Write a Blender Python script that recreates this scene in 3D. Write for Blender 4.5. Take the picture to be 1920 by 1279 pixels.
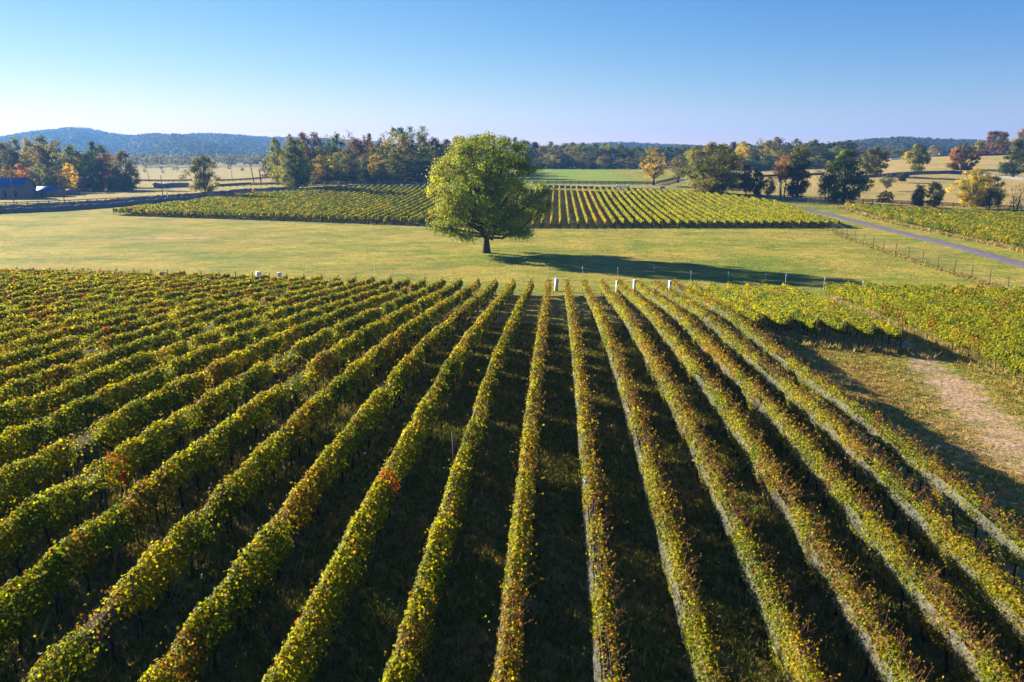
import bpy, math, random
import numpy as np
from mathutils import Vector
R_ = math.radians
PI = math.pi
C = bpy.context.scene.collection
scene = bpy.context.scene
for o in list(bpy.data.objects): bpy.data.objects.remove(o)

# ------------------------------------------------------------------ camera, sky, sun, exposure
YAW, PITCH, FPX, CAMZ = 0.0559, R_(13.35), 1493.0, 13.85
SUN_EL, SUN_AZ = R_(18.0), R_(-57.0)          # azimuth clockwise from +Y (the row direction)
SUN_STRENGTH, SKY_STRENGTH, EXPOSURE = 5.0, 0.05, 1.75
cam_d = bpy.data.cameras.new('camera'); cam = bpy.data.objects.new('camera', cam_d); C.objects.link(cam)
cam.location = (0, 0, CAMZ); cam.rotation_euler = (PI/2 - PITCH, 0, YAW)
cam_d.sensor_width = 36; cam_d.lens = 36*FPX/1920; cam_d.clip_end = 20000; cam_d.clip_start = 0.1
scene.camera = cam
w = bpy.data.worlds.new('World'); scene.world = w; w.use_nodes = True
nt = w.node_tree; bg = nt.nodes['Background']
sky = nt.nodes.new('ShaderNodeTexSky'); sky.sky_type = 'NISHITA'; sky.sun_disc = False
sky.sun_elevation = SUN_EL; sky.sun_rotation = SUN_AZ; sky.altitude = 100
sky.air_density = 1.0; sky.dust_density = 0.0; sky.ozone_density = 2.5
# the crisp blue of a clear autumn sky: each channel of the sky texture on its own curve (gain, power)
sep = nt.nodes.new('ShaderNodeSeparateColor'); com = nt.nodes.new('ShaderNodeCombineColor'); nt.links.new(sky.outputs[0], sep.inputs[0])
_k, _kr = SKY_STRENGTH*2**EXPOSURE, .1516
for i_, (g_, p_) in enumerate([(.86, 1.68), (.725, 1.22), (.86, .5)]):
    m1 = nt.nodes.new('ShaderNodeMath'); m1.operation = 'MULTIPLY'; m1.inputs[1].default_value = _kr
    m2 = nt.nodes.new('ShaderNodeMath'); m2.operation = 'POWER'; m2.inputs[1].default_value = p_
    m3 = nt.nodes.new('ShaderNodeMath'); m3.operation = 'MULTIPLY'; m3.inputs[1].default_value = g_/_k
    nt.links.new(sep.outputs[i_], m1.inputs[0]); nt.links.new(m1.outputs[0], m2.inputs[0]); nt.links.new(m2.outputs[0], m3.inputs[0]); nt.links.new(m3.outputs[0], com.inputs[i_])
nt.links.new(com.outputs[0], bg.inputs[0]); bg.inputs[1].default_value = SKY_STRENGTH
sun_d = bpy.data.lights.new('sun', 'SUN'); sun = bpy.data.objects.new('sun', sun_d); C.objects.link(sun)
sun_d.energy = SUN_STRENGTH; sun_d.angle = R_(0.55); sun_d.color = (1.0, 0.86, 0.66)
sd = Vector((math.cos(SUN_EL)*math.sin(SUN_AZ), math.cos(SUN_EL)*math.cos(SUN_AZ), math.sin(SUN_EL)))
sun.rotation_euler = sd.to_track_quat('Z', 'Y').to_euler()
vs = scene.view_settings; vs.view_transform = 'Standard'; vs.look = 'None'; vs.exposure = EXPOSURE; vs.gamma = 1
scene.render.engine = 'CYCLES'
cy = scene.cycles; cy.max_bounces = 6; cy.diffuse_bounces = 3; cy.glossy_bounces = 2; cy.transmission_bounces = 4
cy.transparent_max_bounces = 8; cy.volume_bounces = 0; cy.use_denoising = True; cy.caustics_reflective = False; cy.caustics_refractive = False
try: cy.denoiser = 'OPENIMAGEDENOISE'
except Exception: pass

# ------------------------------------------------------------------ terrain function
cp, sp, ca, sa = math.cos(PITCH), math.sin(PITCH), math.cos(YAW), math.sin(YAW)
RIGHT = np.array([ca, sa, 0.0]); FWD = np.array([-sa*cp, ca*cp, -sp]); DOWN = np.array([sa*sp, -ca*sp, -cp])
def ray(px, py):
    return RIGHT*((px-960)/FPX) + FWD + DOWN*((py-639.5)/FPX)
def at_depth(px, py, z):
    return np.array([0, 0, CAMZ]) + ray(px, py)*z
CTRL = [(x, y, CAMZ-d) for x, y, d in [
    (-1, 5, 13.85), (-1, 15, 13.85), (-1, 22, 13.8), (-1, 30, 13.8), (0, 37, 13.9), (0, 45, 13.9), (0, 55, 14.55), (0, 65, 15.35), (0, 85, 17.2), (0, 111, 19.6),
    (9, 47, 14.9), (16.4, 37, 14.9), (16.4, 60, 16.3), (20, 73, 16.4), (31, 73, 17.5), (36.4, 73, 18.1), (36.4, 63, 18.0), (36, 108, 19.4),
    (16, 15, 14.9), (36, 20, 16.8), (70, 60, 19.3), (70, 20, 18.5), (17, 108, 19.4), (-8.6, 27, 12.9), (-8.6, 20, 12.85), (-8, 10, 12.9), (-14, 19, 12.5), (-16, 23, 12.5), (-18.6, 27, 12.6),
    (-11, 63, 15), (-40, 60, 14.3), (-76, 115, 18.85), (-40, 88, 16.7), (-60, 90, 16.4), (-40, 30, 12.4), (-100, 60, 14), (-35, 111, 19.2),
    (0, 130, 20.1), (-60, 135, 20.0), (-130, 150, 20), (60, 125, 20.0), (-14, 163, 20.1), (0, 220, 20.3), (70, 160, 20.1), (-80, 200, 20.1), (-142, 253, 20), (76, 222, 19.9), (105, 140, 20.3),
    (0, 344, 17.2), (-60, 346, 17.3), (0, 285, 19.2), (70, 285, 18.4), (-130, 355, 18.3), (-120, 300, 19.4)]]
for px, py, z in [(0, 390, 290), (0, 372, 353), (200, 361, 400), (480, 318, 1000), (200, 330, 900), (650, 343.5, 376), (840, 345, 376), (1010, 347, 372), (1010, 317, 620), (1200, 317, 620),
                  (1100, 345, 374), (1337, 366, 318), (1440, 371, 306), (1920, 396, 282), (1700, 386, 292), (1640, 331, 430), (1715, 324, 470), (1800, 318, 490), (1890, 333, 430),
                  (1800, 292, 620), (1680, 300, 640), (1880, 289, 620), (1540, 318, 560), (1400, 318, 600), (1930, 470, 165), (1560, 383, 282), (480, 345, 480), (350, 353, 440),
                  (1800, 350, 370), (1500, 345, 420), (1270, 340, 410)]:
    p = at_depth(px, py, z); CTRL.append((p[0], p[1], p[2]))
CTRL += [(x, y, CAMZ-d) for x, y, d in [(0, 1100, 18), (-600, 1200, 21), (500, 1100, 12), (-900, 700, 21), (900, 700, 8), (0, 2500, 22), (-2000, 2500, 22), (2000, 2500, 20), (-500, 0, 16), (500, 0, 20), (0, -300, 15), (-3000, 0, 20), (3000, 0, 20), (0, 6000, 22), (-300, 300, 20.0), (-250, 150, 19)]]
CTRL = np.array(CTRL)
def _ker(dx, dy): return np.sqrt(dx*dx + dy*dy + 18.0**2)
_n = len(CTRL)
_A = np.zeros((_n+3, _n+3)); _A[:_n, :_n] = _ker(CTRL[:, None, 0]-CTRL[None, :, 0], CTRL[:, None, 1]-CTRL[None, :, 1]) - np.eye(_n)*1.0
_A[:_n, _n] = 1; _A[:_n, _n+1] = CTRL[:, 0]; _A[:_n, _n+2] = CTRL[:, 1]; _A[_n:, :_n] = _A[:_n, _n:].T
_W = np.linalg.solve(_A, np.concatenate([CTRL[:, 2], [0, 0, 0]]))
def H(x, y):
    x = np.asarray(x, float); y = np.asarray(y, float); sh = x.shape
    xf, yf = x.ravel(), y.ravel(); out = np.empty(xf.size)
    for i in range(0, xf.size, 20000):
        a, b = xf[i:i+20000, None], yf[i:i+20000, None]
        out[i:i+20000] = _ker(a-CTRL[None, :, 0], b-CTRL[None, :, 1]) @ _W[:_n] + _W[_n] + _W[_n+1]*a[:, 0] + _W[_n+2]*b[:, 0]
    return out.reshape(sh)
def h(x, y): return float(H(np.array([x]), np.array([y]))[0])
_T = np.geomspace(8, 5000, 1500)
def hit(px, py):
    d = ray(px, py); P = np.array([0, 0, CAMZ]) + d[None]*_T[:, None]
    g = P[:, 2] - H(P[:, 0], P[:, 1]); k = np.argmax(g < 0) if (g < 0).any() else len(_T)-1
    if k == 0: return P[0]
    lo, hi = _T[k-1], _T[k]
    t = lo + (hi-lo)*g[k-1]/(g[k-1]-g[k]) if g[k] < 0 else hi
    p = np.array([0, 0, CAMZ]) + d*t; p[2] = h(p[0], p[1]); return p
def depth(p): return float((np.array(p)-np.array([0, 0, CAMZ])) @ FWD)
def project(p):
    v = np.array(p)-np.array([0, 0, CAMZ]); z = v@FWD
    return 960+FPX*(v@RIGHT)/z, 639.5+FPX*(v@DOWN)/z
# ------------------------------------------------------------------ helpers
def link(o, parent=None):
    C.objects.link(o)
    if parent is not None: o.parent = parent
    return o
def mesh_np(name, V, Q, mats, col=None, midx=None, smooth=False):
    """V (n,3), Q (m,4) or (m,3) -> mesh"""
    V = np.ascontiguousarray(V, np.float32); Q = np.ascontiguousarray(Q, np.int32)
    me = bpy.data.meshes.new(name); k = Q.shape[1]
    me.vertices.add(len(V)); me.vertices.foreach_set('co', V.ravel())
    me.loops.add(Q.size); me.loops.foreach_set('vertex_index', Q.ravel())
    me.polygons.add(len(Q)); me.polygons.foreach_set('loop_start', np.arange(0, Q.size, k, dtype=np.int32))
    for m in (mats if isinstance(mats, (list, tuple)) else [mats]): me.materials.append(m)
    if midx is not None: me.polygons.foreach_set('material_index', np.ascontiguousarray(midx, np.int32))
    if smooth: me.polygons.foreach_set('use_smooth', np.ones(len(Q), bool))
    if col is not None:
        a = me.attributes.new('col', 'FLOAT_COLOR', 'POINT')
        c4 = np.ones((len(V), 4), np.float32); c4[:, :3] = col; a.data.foreach_set('color', c4.ravel())
    me.update(calc_edges=True)
    return me
class MB:
    """collects quads into one mesh"""
    def __init__(s): s.v, s.q, s.m, s.n = [], [], [], 0
    def add(s, V, Q, mi=0):
        V = np.asarray(V, float).reshape(-1, 3); Q = np.asarray(Q, int).reshape(-1, 4)
        s.v.append(V); s.q.append(Q + s.n); s.m.append(np.full(len(Q), mi)); s.n += len(V); return s
    def box(s, c, size, rz=0, mi=0, taper=1.0, rx=0):
        x, y, z = [d/2 for d in size]
        P = np.array([(-x, -y, -z), (x, -y, -z), (x, y, -z), (-x, y, -z), (-x*taper, -y*taper, z), (x*taper, -y*taper, z), (x*taper, y*taper, z), (-x*taper, y*taper, z)])
        if rx: P = P @ np.array([(1, 0, 0), (0, math.cos(rx), math.sin(rx)), (0, -math.sin(rx), math.cos(rx))])
        if rz: P = P @ np.array([(math.cos(rz), math.sin(rz), 0), (-math.sin(rz), math.cos(rz), 0), (0, 0, 1)])
        return s.add(P + np.array(c), [(0, 3, 2, 1), (4, 5, 6, 7), (0, 1, 5, 4), (1, 2, 6, 5), (2, 3, 7, 6), (3, 0, 4, 7)], mi)
    def tube(s, pts, rad, n=6, mi=0, cap=True):
        pts = np.asarray(pts, float); rad = np.broadcast_to(np.asarray(rad, float), (len(pts),))
        V = []
        for i, p in enumerate(pts):
            d = pts[min(i+1, len(pts)-1)] - pts[max(i-1, 0)]; d = d/(np.linalg.norm(d)+1e-9)
            a = np.cross(d, (0, 0, 1) if abs(d[2]) < .9 else (1, 0, 0)); a /= np.linalg.norm(a); b = np.cross(d, a)
            an = np.arange(n)*2*PI/n
            V.append(p + rad[i]*(np.cos(an)[:, None]*a + np.sin(an)[:, None]*b))
        Q = [(i*n+j, i*n+(j+1) % n, (i+1)*n+(j+1) % n, (i+1)*n+j) for i in range(len(pts)-1) for j in range(n)]
        V = np.concatenate(V)
        if cap:
            e = (len(pts)-1)*n; V = np.concatenate([V, [pts[-1]]])
            Q += [(e+j, e+j+1, e+(j+2) % n, len(V)-1) for j in range(0, n, 2)]
        return s.add(V, Q, mi)
    def mesh(s, name, mats, smooth=False):
        return mesh_np(name, np.concatenate(s.v), np.concatenate(s.q), mats, midx=np.concatenate(s.m), smooth=smooth)
    def build(s, name, mats, parent=None, smooth=False, loc=None):
        o = link(bpy.data.objects.new(name, s.mesh(name, mats, smooth)), parent)
        if loc is not None: o.location = loc
        return o
def tag(o, label=None, cat=None, group=None, kind=None):
    for k, v in (('label', label), ('category', cat), ('group', group), ('kind', kind)):
        if v: o[k] = v
    return o
def thing(name, label, cat, loc=(0, 0, 0), rz=0, group=None, sc=None):
    o = link(bpy.data.objects.new(name, None)); o.location = tuple(float(v) for v in loc); o.rotation_euler = (0, 0, rz); o.empty_display_size = .3
    if sc is not None: o.scale = sc
    return tag(o, label, cat, group)
def child(name, me, parent, loc=(0, 0, 0), rz=0, sc=None, color=None):
    o = link(bpy.data.objects.new(name, me), parent); o.location = tuple(float(v) for v in loc); o.rotation_euler = (0, 0, rz)
    if sc is not None: o.scale = sc
    if color is not None: o.color = (*color, 1)
    return o
_ORD = 'nearest second third fourth fifth sixth seventh eighth ninth tenth eleventh twelfth thirteenth fourteenth fifteenth sixteenth seventeenth eighteenth nineteenth twentieth'.split()
def nth(i, first='nearest'):
    if i == 1: return first
    if i <= 20: return _ORD[i-1]
    t = ['', '', 'twenty', 'thirty', 'forty', 'fifty', 'sixty', 'seventy', 'eighty', 'ninety'][i//10]
    return (t[:-1]+'ieth') if i % 10 == 0 else t + '-' + ('first' if i % 10 == 1 else _ORD[i % 10 - 1])

# ------------------------------------------------------------------ materials
def mat(name):
    m = bpy.data.materials.new(name); m.use_nodes = True; n = m.node_tree
    return m, n, n.nodes['Principled BSDF'], (lambda t, **kw: _nd(n, t, **kw)), (lambda a, b: n.links.new(a, b))
def _nd(n, t, **kw):
    x = n.nodes.new(t)
    for k, v in kw.items():
        if k in x.inputs.keys() if hasattr(x.inputs, 'keys') else False: x.inputs[k].default_value = v
        else: setattr(x, k, v)
    return x
def leaf_material(name, trans=.45, rough=.5, spec=.35, tcol=(1.25, 1.15, .45)):
    m, n, b, N, L = mat(name)
    at = N('ShaderNodeAttribute', attribute_name='col'); oi = N('ShaderNodeObjectInfo')
    mx = N('ShaderNodeMix', data_type='RGBA', blend_type='MULTIPLY'); mx.inputs[0].default_value = 1
    L(at.outputs['Color'], mx.inputs[6]); L(oi.outputs['Color'], mx.inputs[7])
    L(mx.outputs[2], b.inputs['Base Color']); b.inputs['Roughness'].default_value = rough; b.inputs['Specular IOR Level'].default_value = spec
    t = N('ShaderNodeBsdfTranslucent'); mt = N('ShaderNodeMix', data_type='RGBA', blend_type='MULTIPLY'); mt.inputs[0].default_value = 1
    L(mx.outputs[2], mt.inputs[6]); mt.inputs[7].default_value = (*tcol, 1); L(mt.outputs[2], t.inputs[0])
    s = N('ShaderNodeMixShader'); s.inputs[0].default_value = trans
    L(b.outputs[0], s.inputs[1]); L(t.outputs[0], s.inputs[2]); L(s.outputs[0], n.nodes['Material Output'].inputs[0])
    return m
def noisy(name, c1, c2, scale=8, rough=.85, bump=0, stretch=None, spec=.25, metallic=0, detail=5):
    m, n, b, N, L = mat(name)
    tc = N('ShaderNodeTexCoord'); mp = N('ShaderNodeMapping'); L(tc.outputs['Object'], mp.inputs[0])
    if stretch: mp.inputs['Scale'].default_value = stretch
    no = N('ShaderNodeTexNoise', Scale=scale, Detail=detail, Roughness=.65); L(mp.outputs[0], no.inputs['Vector'])
    r = N('ShaderNodeValToRGB'); r.color_ramp.elements[0].position = .32; r.color_ramp.elements[1].position = .68
    r.color_ramp.elements[0].color = (*c1, 1); r.color_ramp.elements[1].color = (*c2, 1)
    L(no.outputs[0], r.inputs[0]); L(r.outputs[0], b.inputs['Base Color'])
    b.inputs['Roughness'].default_value = rough; b.inputs['Specular IOR Level'].default_value = spec; b.inputs['Metallic'].default_value = metallic
    if bump:
        bp = N('ShaderNodeBump', Strength=bump); bp.inputs['Distance'].default_value = .05; L(no.outputs[0], bp.inputs['Height']); L(bp.outputs[0], b.inputs['Normal'])
    return m
M_vine = leaf_material('vine_leaf', .6, .55, .18, (1.45, 1.3, .35))
M_tree = leaf_material('tree_leaf', .5, .65, .12, (1.45, 1.3, .45))
M_grass = leaf_material('grass_blade', .35, .6, .2, (1.2, 1.15, .5))
M_bark = noisy('bark', (.035, .026, .02), (.10, .078, .06), 3, .95, .6, (3, 3, .6))
M_vbark = noisy('vine_bark', (.02, .014, .01), (.06, .042, .03), 12, .95, .6, (2, 2, .5))
M_shoot = noisy('shoot_bark', (.16, .065, .03), (.27, .13, .06), 6, .7)
M_post = noisy('weathered_wood', (.08, .066, .056), (.17, .145, .125), 7, .9, .4, (4, 4, .5))
M_steel = noisy('galvanised_steel', (.10, .10, .10), (.2, .2, .2), 14, .6, 0, None, .3, .2)
M_rust = noisy('rusty_post', (.045, .035, .03), (.10, .078, .062), 9, .85, .2, (3, 3, .6))
M_dark = noisy('dark_fence_wood', (.025, .02, .017), (.07, .055, .045), 6, .9, .3, (1, 1, 3))
M_stone = noisy('dry_stone', (.07, .068, .064), (.28, .265, .24), 1.6, .95, 1.0, (1, 1, 2.2))
M_white = noisy('white_paint', (.66, .66, .65), (.82, .82, .81), 3, .5)
M_net, _n1, _b1, N_, L_ = mat('bird_netting')
tr = N_('ShaderNodeBsdfTransparent'); tl = N_('ShaderNodeBsdfTranslucent'); tl.inputs[0].default_value = (.32, .33, .25, 1)
_b1.inputs['Base Color'].default_value = (.32, .33, .27, 1); _b1.inputs['Roughness'].default_value = .7
ma = N_('ShaderNodeMixShader'); ma.inputs[0].default_value = .35; L_(_b1.outputs[0], ma.inputs[1]); L_(tl.outputs[0], ma.inputs[2])
tcn = N_('ShaderNodeTexCoord'); mpn = N_('ShaderNodeMapping'); mpn.inputs['Scale'].default_value = (1, .5, 1); L_(tcn.outputs['Object'], mpn.inputs[0])
nn = N_('ShaderNodeTexNoise', Scale=4.0, Detail=6.0, Roughness=.75); L_(mpn.outputs[0], nn.inputs['Vector'])
mr = N_('ShaderNodeMapRange'); mr.inputs[1].default_value = .35; mr.inputs[2].default_value = .65; mr.inputs[3].default_value = .08; mr.inputs[4].default_value = .5; L_(nn.outputs[0], mr.inputs[0])
mb = N_('ShaderNodeMixShader'); L_(mr.outputs[0], mb.inputs[0]); L_(tr.outputs[0], mb.inputs[1]); L_(ma.outputs[0], mb.inputs[2]); L_(mb.outputs[0], _n1.nodes['Material Output'].inputs[0])

# ------------------------------------------------------------------ vineyard layout
SP, X00 = 2.5, -1.1
def row_x(k): return X00 + SP*k
YEND = 111.3
FARX0 = .95
_bk = np.array([hit(q[0], q[1]+2.5)[:2] for q in [(300, 389), (400, 374), (480, 366), (560, 361), (640, 355), (760, 351.5), (1010, 351), (1150, 356), (1290, 362), (1400, 374), (1450, 382), (1500, 397)]])
_bk = _bk[np.argsort(_bk[:, 0])]
def far_back(x): return float(np.interp(x, _bk[:, 0], _bk[:, 1]))
def far_front(x): return 221.0 if x > -30 else 221 + (-30-x)*.29
_b3 = np.array([hit(*q)[:2] for q in [(1570, 386), (1650, 388), (1750, 392), (1850, 397), (1919, 400)]])
def r3_back(x): return float(np.interp(x, _b3[:, 0], _b3[:, 1]))-float(np.interp(x, [97, 125], [6, 27]))

# ------------------------------------------------------------------ ground
def grow(a, b, s0, s1):
    out = [a]; n = 0
    while out[-1] < b: out.append(out[-1] + s0 + (s1-s0)*(out[-1]-a)/(b-a))
    out[-1] = b; return out
xs = np.concatenate([-np.array(grow(420, 6500, 8, 600))[::-1], -np.array(grow(110, 420, 2.2, 8))[::-1][:-1], np.linspace(-110, 110, 148)[1:-1], np.array(grow(110, 420, 2.2, 8)), np.array(grow(420, 6500, 8, 600))[1:]])
ys = np.concatenate([-np.array(grow(10, 400, 2, 120))[::-1], np.linspace(-10, 135, 98)[1:], np.array(grow(135, 440, 1.8, 4))[1:], np.array(grow(440, 7000, 5, 700))[1:]])
GX, GY = np.meshgrid(xs, ys); GZ = H(GX, GY)
def sstep(a, b, v): t = np.clip((v-a)/(b-a), 0, 1); return t*t*(3-2*t)
floor_m = np.zeros_like(GX); gold = np.zeros_like(GX); bare = np.zeros_like(GX); lush = np.zeros_like(GX)
inrow = sstep(112.5, 110.5, GY)
floor_m = np.maximum(floor_m, inrow*sstep(18.6, 17.2, GX))
floor_m = np.maximum(floor_m, inrow*sstep(70, 73, GY)*sstep(17, 18, GX)*sstep(33.5, 32.5, GX))
floor_m = np.maximum(floor_m, inrow*sstep(34.8, 35.8, GX)*.8)
ff = np.where(GX > -30, 221, 221+(-30-GX)*.29); fb = np.interp(GX, _bk[:, 0], _bk[:, 1])
floor_m = np.maximum(floor_m, sstep(-2, 1, GY-ff)*sstep(3, 0, GY-fb)*sstep(-147, -144, GX)*sstep(79, 77, GX))
floor_m = np.maximum(floor_m, sstep(96, 98, GX)*sstep(3, 0, GY-np.interp(GX, _b3[:, 0], _b3[:, 1]))*sstep(100, 104, GY))
# golden pastures on the rising land behind, greener hay field in the middle
gold = np.maximum(gold, sstep(60, 110, GX - (GY-300)*.12)*sstep(286, 320, GY))
gold = np.maximum(gold, sstep(300, 330, GY)*sstep(-130, -190, GX)*.75)
gold = np.maximum(gold, sstep(600, 900, GY)*.8)
lush = sstep(372, 385, GY)*sstep(45, 30, GX)*sstep(-30, -20, GX)*sstep(640, 610, GY)
lush = np.maximum(lush, np.exp(-((GX+14)/9)**2-((GY-158)/5)**2)*.5)
# bare dirt: headland lane on the right, scuffed patches in the near field
lane = np.array([hit(*q)[:2] for q in [(1562, 548), (1640, 590), (1700, 648), (1740, 680), (1775, 715), (1830, 770), (1900, 830), (1990, 900)]])
lw = np.array([.15, .2, .45, 1.0, 1.7, 1.5, 1.2, 1.2])
d2 = np.full_like(GX, 1e9)
for i in range(len(lane)-1):
    a, b = lane[i], lane[i+1]; ab = b-a
    t = np.clip(((GX-a[0])*ab[0]+(GY-a[1])*ab[1])/(ab@ab), 0, 1)
    dd = np.hypot(GX-a[0]-t*ab[0], GY-a[1]-t*ab[1])/(lw[i]*(1-t)+lw[i+1]*t); d2 = np.minimum(d2, dd)
bare = np.maximum(bare, sstep(2.5, .3, d2)*.92)
for px, py, rx, ry, s in [(320, 447, 14, 2.6, .8), (185, 443, 7, 1.5, .55), (470, 451, 10, 2, .45), (330, 430, 20, 2, .3), (1700, 800, 5, 5, .55), (1520, 700, 6, 2, .4), (1840, 840, 4, 4, .65), (1640, 770, 4, 3, .4), (1640, 455, 3, 3, .2)]:
    p = hit(px, py); bare = np.maximum(bare, s*np.exp(-((GX-p[0])/rx)**2-((GY-p[1])/ry)**2))
rust = np.zeros_like(GX)
for px, py, rx, ry, s in [(1640, 740, 6, 5, .95), (1740, 800, 5, 5, .95), (1560, 690, 6, 3, .8), (1500, 660, 6, 3, .7), (1850, 900, 4, 5, .9), (1700, 860, 5, 5, .8), (320, 440, 26, 6, .45), (1700, 470, 8, 14, .3)]:
    p = hit(px, py); rust = np.maximum(rust, s*np.exp(-((GX-p[0])/rx)**2-((GY-p[1])/ry)**2))
nx, ny = len(xs), len(ys)
idx = np.arange(nx*ny).reshape(ny, nx)
GQ = np.stack([idx[:-1, :-1], idx[:-1, 1:], idx[1:, 1:], idx[1:, :-1]], -1).reshape(-1, 4)
M_ground, n, b, N, L = mat('ground')
gme = mesh_np('ground', np.stack([GX, GY, GZ], -1).reshape(-1, 3), GQ, M_ground, smooth=True)
for nm, arr in (('floor', floor_m), ('gold', gold), ('bare', bare), ('lush', lush), ('rust', rust)):
    a = gme.attributes.new(nm, 'FLOAT', 'POINT'); a.data.foreach_set('value', arr.ravel().astype(np.float32))
ground = tag(link(bpy.data.objects.new('ground', gme)), kind='structure')
geo = N('ShaderNodeNewGeometry')
def attr(nm): return N('ShaderNodeAttribute', attribute_name=nm).outputs['Fac']
def noise(scale, sx=1, sy=1, detail=4, rough=.6):
    mp = N('ShaderNodeMapping'); mp.inputs['Scale'].default_value = (sx, sy, .3); L(geo.outputs['Position'], mp.inputs[0])
    t = N('ShaderNodeTexNoise', Scale=scale, Detail=float(detail), Roughness=rough); L(mp.outputs[0], t.inputs['Vector']); return t.outputs[0]
def rng_(src, a, b_, c=0, d=1):
    r = N('ShaderNodeMapRange'); r.inputs[1].default_value = a; r.inputs[2].default_value = b_; r.inputs[3].default_value = c; r.inputs[4].default_value = d; L(src, r.inputs[0]); return r.outputs[0]
def mth(op, a, b_):
    m_ = N('ShaderNodeMath', operation=op)
    for i, v in enumerate((a, b_)):
        if isinstance(v, (int, float)): m_.inputs[i].default_value = v
        else: L(v, m_.inputs[i])
    return m_.outputs[0]
def mixc(f, a, b_):
    m_ = N('ShaderNodeMix', data_type='RGBA')
    if isinstance(f, (int, float)): m_.inputs[0].default_value = f
    else: L(f, m_.inputs[0])
    for i, v in ((6, a), (7, b_)):
        if isinstance(v, tuple): m_.inputs[i].default_value = (*v, 1)
        else: L(v, m_.inputs[i])
    return m_.outputs[2]
streak = noise(1.0, .10, .26, 6, .7); patch = noise(.04, 1, 1.3, 5, .6); fine = noise(3.0, .7, 1.0, 5, .7); mid = noise(.35, .7, 1.0, 6, .7)
med = noise(.22, .7, 1.0, 3, .55); gr = noise(.8, .8, 1.0, 3, .7)
f1 = mth('ADD', mth('ADD', mth('MULTIPLY', rng_(streak, .38, .62), .12), mth('MULTIPLY', rng_(gr, .36, .64), .32)), mth('ADD', mth('MULTIPLY', rng_(patch, .40, .60), .34), mth('ADD', mth('MULTIPLY', rng_(mid, .38, .62), .36), mth('MULTIPLY', rng_(med, .40, .60), .14))))
grass = mixc(rng_(f1, .32, 1.02), (.13, .21, .016), (.56, .43, .07))
grass = mixc(mth('MULTIPLY', rng_(fine, .42, .7), .35), grass, (.12, .15, .02))
grass = mixc(mth('MULTIPLY', rng_(gr, .52, .64), rng_(med, .35, .6, .25, .75)), grass, (.085, .125, .015))
grass = mixc(mth('MULTIPLY', rng_(gr, .46, .36), .18), grass, (.66, .52, .14))
pt2 = noise(.075, .55, 1.3, 5, .65); grass = mixc(mth('MULTIPLY', rng_(pt2, .52, .66), .6), grass, (.44, .285, .07)); grass = mixc(mth('MULTIPLY', rng_(pt2, .46, .34), .55), grass, (.15, .225, .02))
grass = mixc(mth('MULTIPLY', attr('lush'), rng_(patch, .3, .6, .95, .45)), grass, (.19, .36, .045))
gcol = mixc(rng_(mid, .35, .65), (.38, .285, .085), (.52, .395, .135)); gcol = mixc(mth('MULTIPLY', rng_(patch, .5, .62), .6), gcol, (.24, .25, .045))
grass = mixc(attr('gold'), grass, gcol)
grass = mixc(mth('MULTIPLY', attr('rust'), rng_(mid, .35, .6)), grass, (.40, .24, .075))
# vineyard floor: mown green alleys, brown weedy strips under the vines
sx = N('ShaderNodeSeparateXYZ'); L(geo.outputs['Position'], sx.inputs[0])
ph = mth('ABSOLUTE', mth('SUBTRACT', mth('FRACT', mth('DIVIDE', mth('ADD', sx.outputs[0], 1.1+250*SP+SP/2), SP), 0), .5), 0)
fl = mixc(rng_(mid, .4, .65), (.20, .24, .04), (.46, .33, .10)); fl = mixc(mth('MULTIPLY', rng_(fine, .4, .7), .6), fl, (.13, .16, .03))
fl = mixc(mth('MULTIPLY', rng_(ph, .22, .06), rng_(mid, .3, .6, .9, .3)), fl, (.21, .14, .065))
colr = mixc(attr('floor'), grass, fl)
dcol = mixc(rng_(mth('ADD', mth('MULTIPLY', fine, .4), mth('MULTIPLY', mid, .6)), .35, .65), (.46, .30, .15), (.64, .46, .27))
dm = mth('MULTIPLY', attr('bare'), 1.0); dm = rng_(mth('ADD', dm, mth('ADD', mth('MULTIPLY', mth('SUBTRACT', mid, .5), 1.8), mth('MULTIPLY', mth('SUBTRACT', gr, .5), 1.6))), .32, .9)
dm = mth('MULTIPLY', dm, rng_(attr('bare'), .02, .25))
colr = mixc(dm, colr, dcol)
L(colr, b.inputs['Base Color']); b.inputs['Roughness'].default_value = .95; b.inputs['Specular IOR Level'].default_value = .1
bp = N('ShaderNodeBump', Strength=1.0); bp.inputs['Distance'].default_value = .35
L(mth('ADD', fine, mth('ADD', mth('MULTIPLY', mid, 1.2), mth('MULTIPLY', gr, 1.4))), bp.inputs['Height']); L(bp.outputs[0], b.inputs['Normal'])
# ------------------------------------------------------------------ vine rows
def leaf_mesh(name, P, Nn, S, col, mats, rng, fold=.18, extra=None, aspect=1.0):
    n = len(P)
    Nn = Nn/(np.linalg.norm(Nn, axis=1, keepdims=True)+1e-9)
    r = rng.normal(size=(n, 3)); T = r - (r*Nn).sum(1, keepdims=True)*Nn; T /= np.linalg.norm(T, axis=1, keepdims=True)+1e-9
    B = np.cross(Nn, T); s = S[:, None]
    V = np.stack([P+T*s*.62, P+B*s*.5*aspect+Nn*s*fold, P-T*s*.42, P-B*s*.5*aspect+Nn*s*fold], 1).reshape(-1, 3)
    Q = np.arange(n*4).reshape(n, 4); cc = np.repeat(col, 4, axis=0); mi = np.zeros(n, int)
    if extra is not None:
        V2, Q2, c2, m2 = extra; Q = np.concatenate([Q, Q2+len(V)]); V = np.concatenate([V, V2]); cc = np.concatenate([cc, c2]); mi = np.concatenate([mi, m2])
    return mesh_np(name, V, Q, mats, cc, mi)
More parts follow.
